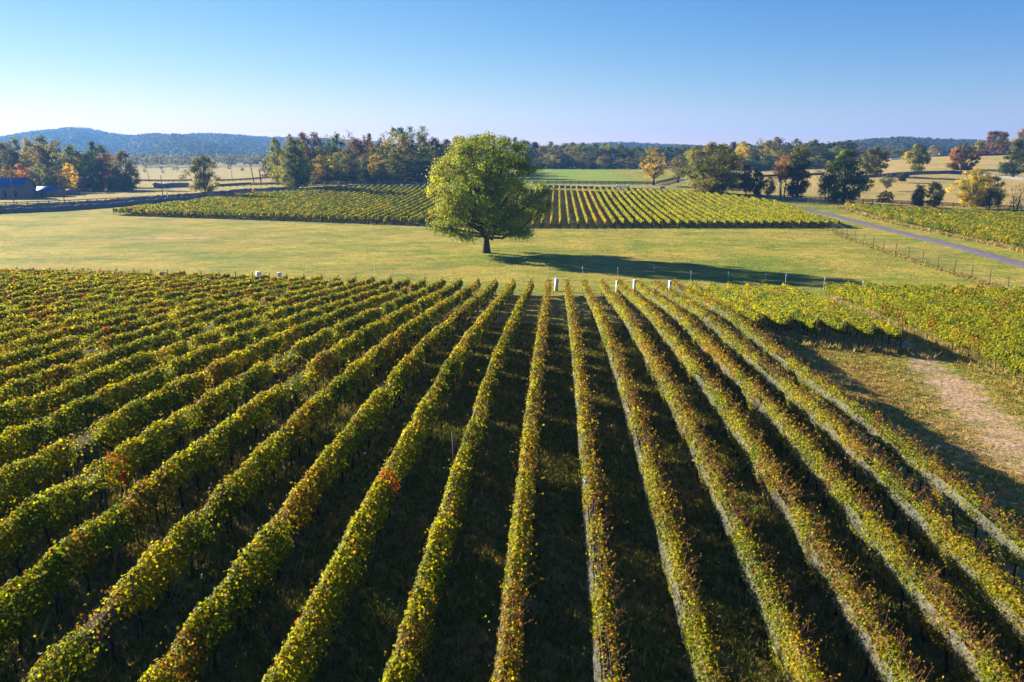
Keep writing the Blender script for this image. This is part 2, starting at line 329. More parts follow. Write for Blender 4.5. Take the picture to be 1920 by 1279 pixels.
GREEN, LIME, GOLD_, RUST, RED, DKGREEN, STRAW = [np.array(c) for c in [(.08, .14, .010), (.265, .295, .012), (.52, .36, .016), (.22, .105, .028), (.50, .022, .016), (.04, .075, .015), (.36, .25, .09)]]
def knots(rng, y0, y1, step):
    n = int((y1-y0)/step)+3; kx = y0 + step*np.arange(n); kv = rng.random(n); return lambda y: np.interp(y, kx, kv)
def canopy(rng, X, y0, y1, wts, cover=6.0, s0=.062, s1=.0011, hw=.27, zlo=.85, zhi=1.92, dmin=0, top_rust=0.0, lean=0.0, reds=(), gap=.06, spread=.0):
    P, Nn, S, Cc = [], [], [], []
    vig, bot, top, wid, tone = knots(rng, y0, y1, 1.5), knots(rng, y0, y1, .7), knots(rng, y0, y1, .8), knots(rng, y0, y1, 1.1), knots(rng, y0, y1, 4.0)
    tone2, tone3 = knots(rng, y0, y1, 1.5), knots(rng, y0, y1, 2.2)
    y = y0
    while y < y1:
        seg = min(2.0, y1-y); d = max(math.hypot(X, y), dmin); s = s0 + s1*d
        n = int(cover*seg/(.5*s*s)); yy = y + rng.random(n)*seg
        vv = vig(yy); keep = rng.random(n) < np.clip((vv-gap)*4, .06, 1); yy, vv = yy[keep], vv[keep]; n = len(yy)
        lo = zlo + (bot(yy)-.6)*.6; hi = zhi + (top(yy)-.55)*.26 + (vv-.6)*.12 + rng.normal(size=n)*.05; W = hw*(.88+.3*wid(yy))
        t = rng.beta(1.5, 1.15, n); z = lo + (hi-lo)*t
        prof = np.clip(1.12 - .75*np.maximum(t-.55, 0)/.45 - .4*np.maximum(.3-t, 0)/.3, .3, 1.2)
        side = np.where(rng.random(n) < .5, -1.0, 1.0); inn = rng.random(n)**.45
        x = side*W*prof*inn + lean*(t-.5) + spread*rng.normal(size=n)*np.where(side > 0, 1, .4)
        nn = np.stack([side*(.35+.5*inn), rng.normal(size=n)*.55, .35+.5*t+rng.normal(size=n)*.45], 1) + rng.normal(size=(n, 3))*.35
        g = tone(yy)*.55 + tone2(yy)*.45 + rng.normal(size=n)*.16 + .10*(t-.5)
        q = np.cumsum(wts); q = q/q[-1]          # green, lime, gold, rust shares
        g = np.clip(.5+(g-.5)*1.25, .001, .999); g = .65*g + .35*rng.random(n)
        idx_ = np.searchsorted(q, g).clip(0, 3); pal = np.stack([GREEN, LIME, GOLD_, RUST])
        c = pal[idx_]*(.62+.76*rng.random((n, 1))); c = c*(1-.25*rng.random((n, 1))) + pal[1]*.18*rng.random((n, 1))
        rv = tone3(yy) > .80; m = rv & (rng.random(n) < .38); c[m] = (RUST if top_rust < .2 else GOLD_*.8)*(.6+.8*rng.random((m.sum(), 1)))
        if top_rust: 
            m = rng.random(n) < top_rust*np.clip((t-.45)*2.2, 0, 1); c[m] = RUST*(.6+.8*rng.random((m.sum(), 1)))
        for ry, rw in reds:
            m = (np.abs(yy-ry) < rw) & (rng.random(n) < .5); c[m] = RED*(.5+.8*rng.random((m.sum(), 1)))
        P.append(np.stack([x, yy, z], 1)); Nn.append(nn); S.append(s*(.7+.6*rng.random(n))); Cc.append(c)
        y += seg
    P = np.concatenate(P); P[:, 2] += H(X+P[:, 0], P[:, 1])
    return P, np.concatenate(Nn), np.concatenate(S), np.concatenate(Cc)
def sticks(rng, X, y0, y1, per_m, l0=.18, l1=.55, zb=1.75, dmin=0):
    """thin leafless shoots sticking out of the top, as three-sided twigs"""
    V, Q, k = [], [], 0; ys_ = []
    y = y0
    while y < y1:
        d = max(math.hypot(X, y), dmin); m = rng.poisson(per_m*2*min(1, 35/d)); ys_ += list(y + rng.random(m)*2); y += 2
    n = len(ys_)
    if n == 0: return None
    yy = np.array(ys_); a = np.stack([rng.normal(size=n)*.13+.05, yy, zb-.15+rng.random(n)*.2], 1)
    l = l0+(l1-l0)*rng.random(n)**1.6; dr = np.stack([rng.normal(size=n)*.5+.25, rng.normal(size=n)*.5, .8+0*l], 1); dr /= np.linalg.norm(dr, axis=1, keepdims=True)
    b_ = a+dr*l[:, None]; a[:, 2] += H(X+a[:, 0], a[:, 1]); b_[:, 2] += H(X+b_[:, 0], b_[:, 1]); b_[:, 2] -= .12*l*l
    d = np.maximum(np.hypot(X, yy), 15); r = (.005+.00016*d)[:, None]
    e1, e2, e3 = np.array([1, 0, 0]), np.array([-.5, .87, 0]), np.array([-.5, -.87, 0])
    V = np.stack([a+e1*r, a+e2*r, a+e3*r, b_+e1*r*.5, b_+e2*r*.5, b_+e3*r*.5], 1).reshape(-1, 3)
    base = (np.arange(n)*6)[:, None, None]; Q = (base + np.array([[0, 1, 4, 3], [1, 2, 5, 4], [2, 0, 3, 5]])[None]).reshape(-1, 4)
    return V, Q, b_
def add_shoots(rng, t, X, y0, y1, per_m, l0, l1, zb=1.75, tint=None):
    V, Q, tips = sticks(rng, X, y0, y1, per_m, l0, l1, zb); n = len(tips); o = np.array([0, y0, h(X, y0)])
    P = np.repeat(tips, 2, 0) + rng.normal(size=(n*2, 3))*.05; S = (.05+.0008*np.maximum(np.hypot(X, P[:, 1]), 15))*(.6+.7*rng.random(n*2))
    pal = np.stack([RUST*.8, GOLD_*.55, LIME*.8, RUST*.7]) if tint is None else np.stack([tint, tint, GOLD_, GREEN]); cc = pal[rng.integers(0, 4, n*2)]*(.6+.7*rng.random((n*2, 1)))
    ex = (V-o, Q, np.tile([.2, .09, .04], (len(V), 1)), np.ones(len(Q), int))
    child('shoot_leaves', leaf_mesh('shoot_leaves', P-o, rng.normal(size=P.shape)+np.array([0, 0, .4]), S, cc, [M_vine, M_shoot], rng, extra=ex), t)
def trunk_proto(seed):
    r = np.random.default_rng(seed); b = MB()
    p = [(0, 0, -.08)]; x = y = 0
    for z in (.2, .42, .65, .85): x += r.normal()*.035; y += r.normal()*.03; p.append((x, y, z))
    b.tube(p, [.055, .042, .036, .04, .045], 6)
    for s in (-1, 1): b.tube([p[-1], (x*.5, y+s*.25, .93), (0, y+s*.75, .95+r.normal()*.02)], [.034, .024, .016], 5)
    return b.mesh('trunk', M_vbark, True)
TRUNKS = [trunk_proto(i) for i in range(4)]
def post_mesh(hh, r, m, n=6): return MB().tube([(0, 0, -.25), (0, 0, hh*.5), (0, 0, hh)], r, n).mesh('post', m)
POST_S, POST_W = post_mesh(1.98, .03, M_rust, 6), post_mesh(2.15, .065, M_rust, 8)
def net_mesh(rng, X, y0, y1, oy, side=-1):
    ys_ = np.arange(y0, y1, .35); nz = 6; sag, bil, low = knots(rng, y0, y1, 3.0), knots(rng, y0, y1, .9), knots(rng, y0, y1, 1.7)
    t = np.linspace(0, 1, nz); Y = np.repeat(ys_[:, None], nz, 1); T = np.repeat(t[None], len(ys_), 0)
    zt = 1.62 - .16*sag(ys_); zb = .95 + .25*low(ys_)
    Z = zb[:, None]*(1-T) + zt[:, None]*T
    Xx = side*(.31 - .13*T + .10*np.sin(PI*T)*(bil(ys_)[:, None]-.2) + .02*np.sin(Y*9+T*7))
    V = np.stack([Xx, Y, Z], -1).reshape(-1, 3); V[:, 2] += H(X+V[:, 0], V[:, 1]); V[:, 1] -= oy
    ix = np.arange(len(ys_)*nz).reshape(-1, nz); Q = np.stack([ix[:-1, :-1], ix[1:, :-1], ix[1:, 1:], ix[:-1, 1:]], -1).reshape(-1, 4)
    return V, Q
RED_PX = [(708, 905, .5), (160, 556, .6), (271, 868, .25), (833, 519, .8), (100, 505, .6), (190, 511, .7), (45, 527, .5), (228, 625, .3), (715, 655, .3), (212, 610, .2), (1016, 870, .25)]
REDS = {}
for px, py, wd in RED_PX:
    d_ = ray(px, py); tt = _T; Pp = np.array([0, 0, CAMZ]) + d_[None]*tt[:, None]; g = Pp[:, 2]-1.6-H(Pp[:, 0], Pp[:, 1]); k_ = int(np.argmax(g < 0)); p = Pp[k_]
    REDS.setdefault(round((p[0]-X00)/SP), []).append((p[1], wd))
def wires(X, y0, y1, oy, hs, r=.006):
    b = MB(); ys_ = np.arange(y0, y1+.1, 6.0); zz = H(np.full(len(ys_), X), ys_)
    for hz, dx in hs: b.tube(np.stack([np.full(len(ys_), dx), ys_-oy, zz+hz], 1), r*.8, 4, cap=False)
    return b
def row_base(label, X, y0, group):
    return thing('vine_trellis', label, 'vine row', (X, y0, h(X, y0)), 0, group)
def add_canopy(t, X, y0, data, mats, rng, name='canopy', extra=None):
    P, Nn, S, Cc = data; P = P - np.array([0, y0, h(X, y0)])
    child(name, leaf_mesh(name, P, Nn, S, Cc, mats, rng, extra=extra), t)
def front_row(k):
    rng = np.random.default_rng(1000+k); X = row_x(k)
    y0 = max(11.0, (-X*1.43-9) if X < 0 else (X*1.72-13)); z0 = h(X, y0)
    if k <= 0:
        lab = f"{'nearest' if k == 0 else nth(1-k)} vine row to the left of the leaning white box" + (', gold topped seen end on' if k == 0 else ', green gold')
        if k in REDS and k == -2: lab = 'third vine row left of the leaning white box, with a bright red vine'
    else:
        lab = 'netted gold vine row beginning just right of the leaning white box' if k == 1 else f"{nth(k)} netted vine row to the right of the leaning white box"
        if k == 7: lab = 'outermost netted vine row, bordering the grass clearing and dirt track'
    t = row_base(lab, X, y0, 'vine rows of the near vineyard')
    if k >= 0: wts, tr_, lean = (.36, .48, .13, .03), .15, .05
    elif k >= -5: wts, tr_, lean = (.43, .46, .09, .02), .09, 0
    else: wts, tr_, lean = (.43, .44, .10, .03), .08, 0
    w_ = .235 if k >= 1 else (.26 if k >= -1 else .31)
    data = canopy(rng, X, y0, YEND, wts, cover=4.8 if k >= 0 else 5.0, hw=w_, top_rust=tr_, lean=lean, reds=REDS.get(k, ()), zlo=.80 if k >= 0 else .88, spread=.05 if k >= 0 else .10, gap=.13)
    add_canopy(t, X, y0, data, [M_vine], rng)
    add_shoots(rng, t, X, y0, YEND, 24 if k >= 0 else 7, .2, .75)
    oy = y0
    W = wires(X, y0, YEND, y0, [(.9, 0), (1.35, .03), (1.82, .04), (1.82, -.14)], .006); o = W.build('trellis_wire', M_steel, t, loc=(0, 0, -z0))
    dp = wires(X, y0, YEND, y0, [(.5, 0)], .014); dp.build('drip_hose', M_dark, t, loc=(0, 0, -z0))
    if k >= -12:
        V, Q = net_mesh(rng, X, y0, YEND, y0); V[:, 2] -= z0; child('bird_net', mesh_np('bird_net', V, Q, M_net, smooth=True), t)
    y = y0 + (6 - y0 % 6) + rng.random()*2
    while y < YEND-2:
        child('post', POST_S, t, (rng.normal()*.03, y-y0, h(X, y)-z0), rng.random()*6, (1, 1, .97+.08*rng.random())); y += 6
    child('end_post', POST_W, t, (0, YEND-y0, h(X, YEND)-z0))
    y = y0 + rng.random()
    lim = 112 if -3 <= k <= 7 else 70
    while y < lim:
        if math.hypot(X, y) < lim and rng.random() < .94:
            child('trunk', TRUNKS[rng.integers(4)], t, (rng.normal()*.05, y-y0, h(X, y)-z0), rng.choice([0, PI])+rng.normal()*.15, (1, 1, .92+.16*rng.random()))
        y += 1.5
for k in range(-31, 8): front_row(k)

def side_row(X, y0, y1, label, group, seed, wts, s1=.0016, zhi=2.15, hw=.42, cover=7.0, near_end=True, posts=True, reds=()):
    rng = np.random.default_rng(seed); z0 = h(X, y0); t = row_base(label, X, y0, group)
    data = canopy(rng, X, y0, y1, wts, cover=cover, hw=hw, zhi=zhi, zlo=.75, s1=s1, spread=.08, gap=-.05)
    add_canopy(t, X, y0, data, [M_vine], rng)
    add_shoots(rng, t, X, y0, y1, 5, .2, .5, zhi-.15, LIME)
    if posts:
        y = y0 + 6
        while y < y1-2: child('post', POST_S, t, (0, y-y0, h(X, y)-z0), 0, (1, 1, 1.06)); y += 6
        if near_end: child('end_post', POST_W, t, (0, -.15, 0), 0, (1, 1, 1.0))
        child('end_post', POST_W, t, (0, y1-y0+.1, h(X, y1)-z0))
        wires(X, y0, y1, y0, [(.9, 0), (1.9, 0)], .007).build('trellis_wire', M_steel, t, loc=(0, 0, -z0))
        y = y0+.8
        while y < min(y1, y0+26):
            child('trunk', TRUNKS[rng.integers(4)], t, (0, y-y0, h(X, y)-z0), rng.choice([0, PI]), (1, 1, 1)); y += 1.5
YG = (.32, .59, .08, .01)
for i, k in enumerate(range(8, 14)):
    X = row_x(k); side_row(X, 73.0 + (k-8)*-.1, 110.8, ('first' if i == 0 else nth(i+1)) + ' row from the netted rows in the short yellow green block beside the dirt track', 'vine rows of the short yellow green block', 2000+k, YG, zhi=1.8)
for i, k in enumerate(range(15, 32)):
    X = row_x(k)+1.0; y0 = max(30.0, X*1.72-14)
    if y0 > 104: break
    side_row(X, y0, 110.8, ('bushy yellow green vine row bordering the dirt track on its far side' if i == 0 else nth(i+1) + ' bushy yellow green vine row beyond the dirt track'), 'vine rows beyond the dirt track', 2100+k, YG, near_end=False)
def far_row(X, y0, y1, label, group, seed, wts, cover=5.0, s1=.0017, hw=.34, zhi=2.0, bare_=0):
    rng = np.random.default_rng(seed); z0 = h(X, y0)
    P, Nn, S, Cc = canopy(rng, X, y0, y1, wts, cover=cover, hw=hw, s0=.08, s1=s1*.62, zhi=zhi, zlo=.7, spread=.025, gap=-.02, top_rust=bare_)
    P = P-np.array([0, y0, z0]); n = int((y1-y0)/1.5); yy = np.concatenate([[0.0, .1], 1.5*np.arange(n)]); V, Q = [], []
    for i, y in enumerate(yy):
        zz = h(X, y0+y)-z0 if i % 6 < 3 else zz; r = .05; hh = 2.1 if i < 2 else .95
        V += [(-r, y, zz), (r, y, zz), (r, y, zz+hh), (-r, y, zz+hh), (0, y-r, zz), (0, y+r, zz), (0, y+r, zz+hh), (0, y-r, zz+hh)]; Q += [(8*i, 8*i+1, 8*i+2, 8*i+3), (8*i+4, 8*i+5, 8*i+6, 8*i+7)]
    V = np.array(V); ex = (V, np.array(Q), np.tile([.05, .035, .025], (len(V), 1)), np.ones(len(Q), int))
    me = leaf_mesh('vine_trellis', P, Nn, S, Cc, [M_vine, M_vbark], rng, extra=ex)
    o = link(bpy.data.objects.new('vine_trellis', me)); o.location = (X, y0, z0); tag(o, label, 'vine row', group)
MAPLE_J = round((-14.4-FARX0)/SP)
js = [j for j in range(-60, 40) if -145 < FARX0+SP*j < 77]
for j in js:
    X = FARX0+SP*j; y0, y1 = far_front(X), far_back(X)-1.5
    if y1-y0 < 6: continue
    right = j >= 6
    if j <= MAPLE_J: lab = nth(MAPLE_J-j+1) + ' row left of the big maple in the far vineyard, green gold'
    elif j < 6: lab = nth(j-MAPLE_J) + ' row right of the big maple in the far vineyard, thin golden'
    else: lab = ('first' if j == 6 else nth(j-5)) + ' bushy bright yellow row from the golden rows in the far vineyard'
    wts = (.24, .66, .09, .01) if right else ((.26, .42, .27, .05) if j > MAPLE_J else (.44, .42, .12, .02))
    if j in (4, 5): wts = (.22, .32, .24, .22)
    far_row(X, y0, y1, lab, 'vine rows of the far vineyard', 3000+j, wts, cover=5.5 if right else 4.2, hw=.40 if right else (.24 if j > MAPLE_J else .27))
for i in range(40):
    X = 98+SP*i; y0 = max(100.0, X*1.72-14); y1 = r3_back(X)
    if y1-y0 < 6: break
    far_row(X, y0, y1, ('edge vine row with blue green lower leaves along the paved drive' if i == 0 else nth(i+1) + ' olive vine row from the drive in the vineyard by the pasture fence'), 'vine rows between the drive and the pasture fence', 4000+i, (.46, .34, .12, .08), hw=.5, s1=.0019)
# ------------------------------------------------------------------ trees
def prof_round(t): return np.sqrt(np.clip(1-(2*t-.95)**2*.98, 0.02, 1))
def prof_oval(t): return np.clip(np.sin(PI*np.clip(t*.86+.12, 0, 1)), .05, 1)**.75
def prof_spread(t): return np.clip(1.05*np.sqrt(np.clip(1-(t-.28)**2/.56, 0, 1)), .08, 1)
def prof_column(t): return np.clip(np.sin(PI*np.clip(t*.9+.08, 0, 1)), .1, 1)**.42
def prof_cone(t): return np.clip(1.0-t*.93, .05, 1)**.85*np.clip(t*9+.35, 0, 1)
def prof_vase(t): return np.clip(.50+.62*np.sin(PI*np.clip(t*.80+.07, 0, 1)), .05, 1)*np.clip((1.06-t)*3.2, .1, 1)
def prof_maple(t): return np.interp(t, [0, .06, .18, .35, .55, .75, .9, 1], [.70, .84, .95, 1.0, .97, .86, .66, .40])
PROF = dict(maple=prof_maple, round=prof_round, oval=prof_oval, spread=prof_spread, column=prof_column, cone=prof_cone, vase=prof_vase)
def tree_meshes(seed, Hh, Rr, cb=.18, shape='round', ncl=70, nleaf=4000, leaf=.6, cr=.13, cols=None, trunk_r=None, limbs=18, twigs=0, lobes=.22, lean=0.0, sun_tint=None, fill=.12, stems=1, trunk_mat=None, rag=.0):
    """crown of leaf faces gathered in clumps, and a tapered trunk with limbs that reach into them"""
    rng = np.random.default_rng(seed); pf = PROF[shape]; trunk_r = trunk_r or Hh*.022
    zc0 = cb*Hh; th = rng.random(ncl)*2*PI; t = rng.beta(1.15, 1.1, ncl); ph = rng.random(3)*6.28
    lob = 1+lobes*(np.sin(2*th+ph[0]+2*t)+.7*np.sin(3*th+ph[1]-3*t)+.5*np.sin(5*th+ph[2]+5*t))*.6
    rr = Rr*pf(t)*lob*(.30+.62*rng.random(ncl)**.55)
    cc = np.stack([rr*np.cos(th)+lean*t*Hh, rr*np.sin(th), zc0+t*(Hh-zc0)*.95], 1)
    crs = cr*Hh*(.55+.8*rng.random(ncl))*(1-.3*t)
    nl = np.maximum((nleaf*(1-fill)*crs**2/(crs**2).sum()), 4).astype(int)
    ci = np.repeat(np.arange(ncl), nl); n = len(ci)
    off = rng.normal(size=(n, 3)); off /= np.linalg.norm(off, axis=1, keepdims=True); rad = rng.random(n)**.5
    rad = rad*(1+rag*rng.random(n)**4)
    P = cc[ci] + off*(crs[ci]*rad)[:, None]*np.array([1, 1, .72])
    nf = int(nleaf*fill); tf = rng.beta(1.3, 1.3, nf); thf = rng.random(nf)*6.28; rf = Rr*pf(tf)*.6*np.sqrt(rng.random(nf))
    P = np.concatenate([P, np.stack([rf*np.cos(thf)+lean*tf*Hh, rf*np.sin(thf), zc0+tf*(Hh-zc0)*.9], 1)]); ax = np.array([0, 0, .45*Hh])
    out = P-ax; out /= np.linalg.norm(out, axis=1, keepdims=True)+1e-9
    Nn = np.concatenate([off*.8, np.zeros((nf, 3))]) + out*.75 + np.array([0, 0, .3]) + rng.normal(size=P.shape)*.38
    S = leaf*(.65+.7*rng.random(len(P)))
    base = np.array(cols if cols is not None else [[1, 1, 1]], float)
    cw = np.concatenate([rng.integers(0, len(base), ncl)[ci], rng.integers(0, len(base), nf)])
    if cols is not None and len(base) > 1 and sun_tint == 'top': # real second leaf colour towards the crown's top, above dark ivy
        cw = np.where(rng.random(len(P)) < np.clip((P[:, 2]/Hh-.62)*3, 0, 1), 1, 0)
    if cols is not None and sun_tint == 'side':  # second colour on the left flank: sunlit side painted into the leaves
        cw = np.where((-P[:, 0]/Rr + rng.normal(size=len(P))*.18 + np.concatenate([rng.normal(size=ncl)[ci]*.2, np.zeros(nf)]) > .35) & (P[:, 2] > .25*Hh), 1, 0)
    vcl = np.concatenate([(.75+.5*rng.random(ncl))[ci], .8+.3*rng.random(nf)])
    Cc = base[cw]*vcl[:, None]*(.8+.4*rng.random((len(P), 1)))*(1+.12*rng.normal(size=(len(P), 3))*np.array([1, .5, .3]))
    crown = leaf_mesh('crown', P, Nn, S, np.clip(Cc*(1.6 if cols is not None else 1), .004, 2), [M_tree], rng, fold=.15)
    b = MB(); top = zc0+(Hh-zc0)*.62
    def stem(x0, y0, r0, tp):
        p = [(x0*1.0, y0, -.4)]; m = 7
        for i in range(1, m+1):
            f = i/m; p.append((x0*(1+f*1.5)+lean*f*top*.8+rng.normal()*.012*Hh*f, y0*(1+f*1.5)+rng.normal()*.012*Hh*f, tp*f))
        rad = r0*np.linspace(1, .16, m+1); rad[0] *= 1.45; b.tube(p, rad, 8); return np.array(p)
    st = [stem(*( (0, 0) if stems == 1 else (math.cos(i*2.4+seed)*trunk_r*1.6, math.sin(i*2.4+seed)*trunk_r*1.6)), trunk_r*(1 if stems == 1 else .62), top*(1-.12*i)) for i in range(stems)]
    pick = rng.permutation(ncl)[:limbs]
    for q, c in enumerate(cc[pick]):
        p = st[q % stems]; z0 = np.clip(zc0*.75+(c[2]-zc0)*.35*rng.uniform(.5, 1.1), cb*Hh*.55, top*.9)
        a = np.array([np.interp(z0, p[:, 2], p[:, 0]), np.interp(z0, p[:, 2], p[:, 1]), z0]); r0 = trunk_r*(.42 if z0 < .4*Hh else .26)*(1 if stems == 1 else .7)
        md = a*.5+c*.5 + np.array([0, 0, .04*Hh])*rng.normal() + np.array([(c-a)[0], (c-a)[1], 0])*.08
        b.tube([a, a*.72+md*.28+rng.normal(size=3)*.006*Hh, md, c*.6+md*.4+rng.normal(size=3)*.008*Hh, c], r0*np.array([1, .82, .6, .4, .16]), 5)
        for _ in range(twigs):
            f = rng.uniform(.35, .95); s_ = md*(1-f)+c*f; e = s_ + rng.normal(size=3)*np.array([1, 1, .5])*.06*Hh + np.array([0, 0, .03*Hh])
            b.tube([s_, (s_+e)/2+rng.normal(size=3)*.008*Hh, e], r0*np.array([.34, .22, .08]), 3, cap=False)
    return b.mesh('trunk', trunk_mat or M_bark, True), crown
def put_tree(me, name, label, cat, loc, sw, shh, rz, color=None, group=None):
    t = thing(name, label, cat, loc, rz, group, (sw, sw, shh))
    child('trunk', me[0], t); child('crown', me[1], t, color=color); return t
DG, OL, YO, YE, RU, BR, RD, GN, PA, OR = [(.055, .08, .022), (.115, .125, .03), (.19, .18, .03), (.36, .30, .03), (.14, .10, .04), (.115, .10, .042), (.145, .078, .04), (.085, .13, .025), (.19, .18, .075), (.24, .14, .035)]
CNAME = {DG: 'dark green', OL: 'olive', YO: 'yellow olive', YE: 'yellow', RU: 'rust', BR: 'brown', RD: 'red', GN: 'green', PA: 'pale thin', OR: 'orange'}
# shared shapes, 20 m high and 14 m wide, scaled per tree
PR = {}
for i in range(4): PR['round%d' % i] = (tree_meshes(100+i, 20, 7, .10, 'round', 60, 2600, .75, .13, limbs=10, lobes=.3), 20, 7)
for i in range(4): PR['oval%d' % i] = (tree_meshes(110+i, 20, 7, .08, 'oval', 64, 2600, .72, .125, limbs=10, lobes=.35), 20, 7)
for i in range(2): PR['sparse%d' % i] = (tree_meshes(120+i, 20, 7, .22, 'vase', 46, 1100, .6, .11, limbs=30, twigs=3, lobes=.4, fill=.04), 20, 7)
for i in range(2): PR['cone%d' % i] = (tree_meshes(130+i, 20, 5, .08, 'cone', 90, 2600, .6, .075, limbs=16, lobes=.25), 20, 5)
for i in range(2): PR['bush%d' % i] = (tree_meshes(140+i, 8, 6, .02, 'spread', 44, 1800, .55, .16, limbs=8, lobes=.3), 8, 6)
def px_tree(px, base, top, wpx, proto, color, name, label, cat='tree', z=None, group=None, seed=0, zoff=0.0):
    p = hit(px, base) if z is None else at_depth(px, base, z)
    if z is not None:
        p = np.array(p); p[2] = h(p[0], p[1])
    zz = depth(p); hh = (base-top)/FPX*zz if z is None else (at_depth(px, top, zz)[2]-p[2])
    me, H0, R0 = PR[proto] if isinstance(proto, str) else proto
    put_tree(me, name, label, cat, (p[0], p[1], p[2]+zoff), wpx/2/FPX*zz/R0, hh/H0, random.Random(seed*7+int(px)).random()*6.28 if isinstance(proto, str) else 0, color, group); return p
# the big maple on the meadow
mp = hit(912, 474); mz = depth(mp); mh = (474-252)/FPX*mz; mr = 104/FPX*mz
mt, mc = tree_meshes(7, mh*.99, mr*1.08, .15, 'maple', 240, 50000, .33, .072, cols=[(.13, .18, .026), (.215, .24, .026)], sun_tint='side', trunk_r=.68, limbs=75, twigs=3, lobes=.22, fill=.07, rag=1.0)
put_tree((mt, mc), 'maple_tree', 'very large spreading maple, green with a yellower sunlit side, alone on the meadow', 'tree', mp, 1, 1, YAW)
# single trees one can tell apart: px, base, top, width, build arguments
def solo(px, base, top, wpx, label, name='broadleaf_tree', z=None, seed=1, **kw):
    p = hit(px, base) if z is None else at_depth(px, base, z)
    zz = depth(p); p = np.array(p); p[2] = h(p[0], p[1]); hh = at_depth(px, top, zz)[2]-p[2]; rr = wpx/2/FPX*zz
    a = dict(nleaf=5000, leaf=.5, ncl=70, cr=.12, limbs=18); a.update(kw)
    a['nleaf'] = int(a['nleaf']*1.45); a['cr'] *= 1.08
    me = tree_meshes(seed, hh, rr, **a); put_tree(me, name, label, 'tree' if 'bush' not in name else 'bush', p, 1, 1, YAW); return p
solo(1337, 366, 266, 132, 'broad dark green oak with foliage to the ground behind the far vineyard', 'oak_tree', seed=21, cb=.04, shape='round', ncl=130, nleaf=13000, leaf=.55, cr=.11, cols=[(.09, .10, .022), (.11, .12, .025), (.15, .13, .03)], trunk_r=.9, lobes=.25)
solo(385, 373, 290, 62, 'lone dark olive tree with a dead spike on top beside the stone wall', seed=22, cb=.12, shape='oval', nleaf=4600, leaf=.42, cr=.12, cols=[(.05, .06, .018), (.075, .08, .02)], lobes=.45, limbs=22, twigs=2)
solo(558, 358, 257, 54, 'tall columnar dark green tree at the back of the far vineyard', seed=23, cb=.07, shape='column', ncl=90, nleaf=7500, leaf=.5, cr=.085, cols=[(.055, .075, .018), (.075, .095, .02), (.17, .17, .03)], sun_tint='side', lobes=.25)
solo(1225, 347, 274, 66, 'thin half bare yellowing tree standing over the board fence', seed=24, cb=.2, shape='vase', nleaf=1700, leaf=.45, cr=.10, cols=[(.20, .17, .04), (.13, .12, .04), (.34, .25, .04)], limbs=34, twigs=4, fill=.02, trunk_r=.5)
solo(1271, 338, 288, 34, 'small dark trunked thin tree just left of the big oak', seed=25, cb=.2, shape='vase', nleaf=1100, leaf=.45, cr=.12, cols=[(.10, .095, .04), (.16, .12, .04)], limbs=24, twigs=4, fill=.02, z=395, trunk_r=.6)
solo(1398, 368, 308, 30, 'dark ragged young tree beside the right edge of the oak', seed=26, cb=.1, shape='oval', nleaf=2200, leaf=.4, cols=[(.05, .058, .022), (.10, .05, .035)], lobes=.4)
solo(1417, 368, 316, 36, 'dark green small tree second from the oak along the fence', seed=27, cb=.08, shape='oval', nleaf=2600, leaf=.4, cols=[(.04, .058, .02)], lobes=.4)
solo(1441, 369, 330, 26, 'low thin olive sapling between two taller fence trees', seed=28, cb=.1, shape='oval', nleaf=900, leaf=.38, cols=[(.11, .105, .045)], lobes=.4, twigs=2)
solo(1466, 371, 290, 36, 'pink topped tree with several bare stems by the pasture fence', seed=29, cb=.45, shape='round', nleaf=1700, leaf=.42, cols=[(.24, .11, .055), (.20, .13, .05)], stems=3, limbs=20, twigs=3, fill=.03, trunk_r=.42)
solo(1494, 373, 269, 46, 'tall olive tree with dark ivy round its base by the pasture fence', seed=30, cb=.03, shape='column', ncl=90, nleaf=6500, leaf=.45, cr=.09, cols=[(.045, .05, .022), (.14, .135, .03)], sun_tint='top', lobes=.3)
solo(1549, 376, 303, 44, 'nearly bare forked tree beside the big green fence tree', seed=31, cb=.3, shape='vase', nleaf=700, leaf=.4, cols=[(.13, .12, .05)], stems=2, limbs=30, twigs=5, fill=.02, trunk_r=.36)
solo(1580, 378, 279, 88, 'big deep green tree standing on the pasture fence line', seed=32, cb=.05, shape='oval', ncl=110, nleaf=9500, leaf=.5, cr=.10, cols=[(.085, .12, .022), (.11, .145, .025), (.07, .085, .028)], lobes=.3, trunk_r=.55)
solo(1638, 331, 276, 58, 'round olive gold tree high in the tan pasture', seed=33, cb=.12, shape='round', nleaf=5200, leaf=.6, cols=[(.13, .115, .028), (.085, .09, .025)], sun_tint=None, lobes=.12)
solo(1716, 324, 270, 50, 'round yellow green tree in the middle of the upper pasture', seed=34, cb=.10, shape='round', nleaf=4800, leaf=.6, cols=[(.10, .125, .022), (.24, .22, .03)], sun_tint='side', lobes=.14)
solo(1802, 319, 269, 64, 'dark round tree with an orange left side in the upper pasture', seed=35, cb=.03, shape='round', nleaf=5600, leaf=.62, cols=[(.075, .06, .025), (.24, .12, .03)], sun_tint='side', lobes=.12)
solo(1900, 333, 258, 56, 'dark spreading conifer at the edge of the upper pasture', 'conifer_tree', seed=36, cb=.12, shape='cone', ncl=110, nleaf=6000, leaf=.5, cr=.085, cols=[(.04, .065, .022), (.06, .085, .03)], lobes=.35, z=425)
solo(1662, 358, 327, 28, 'small grey green open tree above the round bush in the pasture', seed=37, cb=.25, shape='round', nleaf=900, leaf=.4, cols=[(.09, .10, .05)], lobes=.4, limbs=18, twigs=3)
solo(1660, 379, 357, 32, 'dark round bush growing by the pasture fence', 'round_bush', seed=38, cb=.02, shape='spread', nleaf=1800, leaf=.34, cols=[(.06, .06, .024), (.10, .08, .03)], lobes=.15)
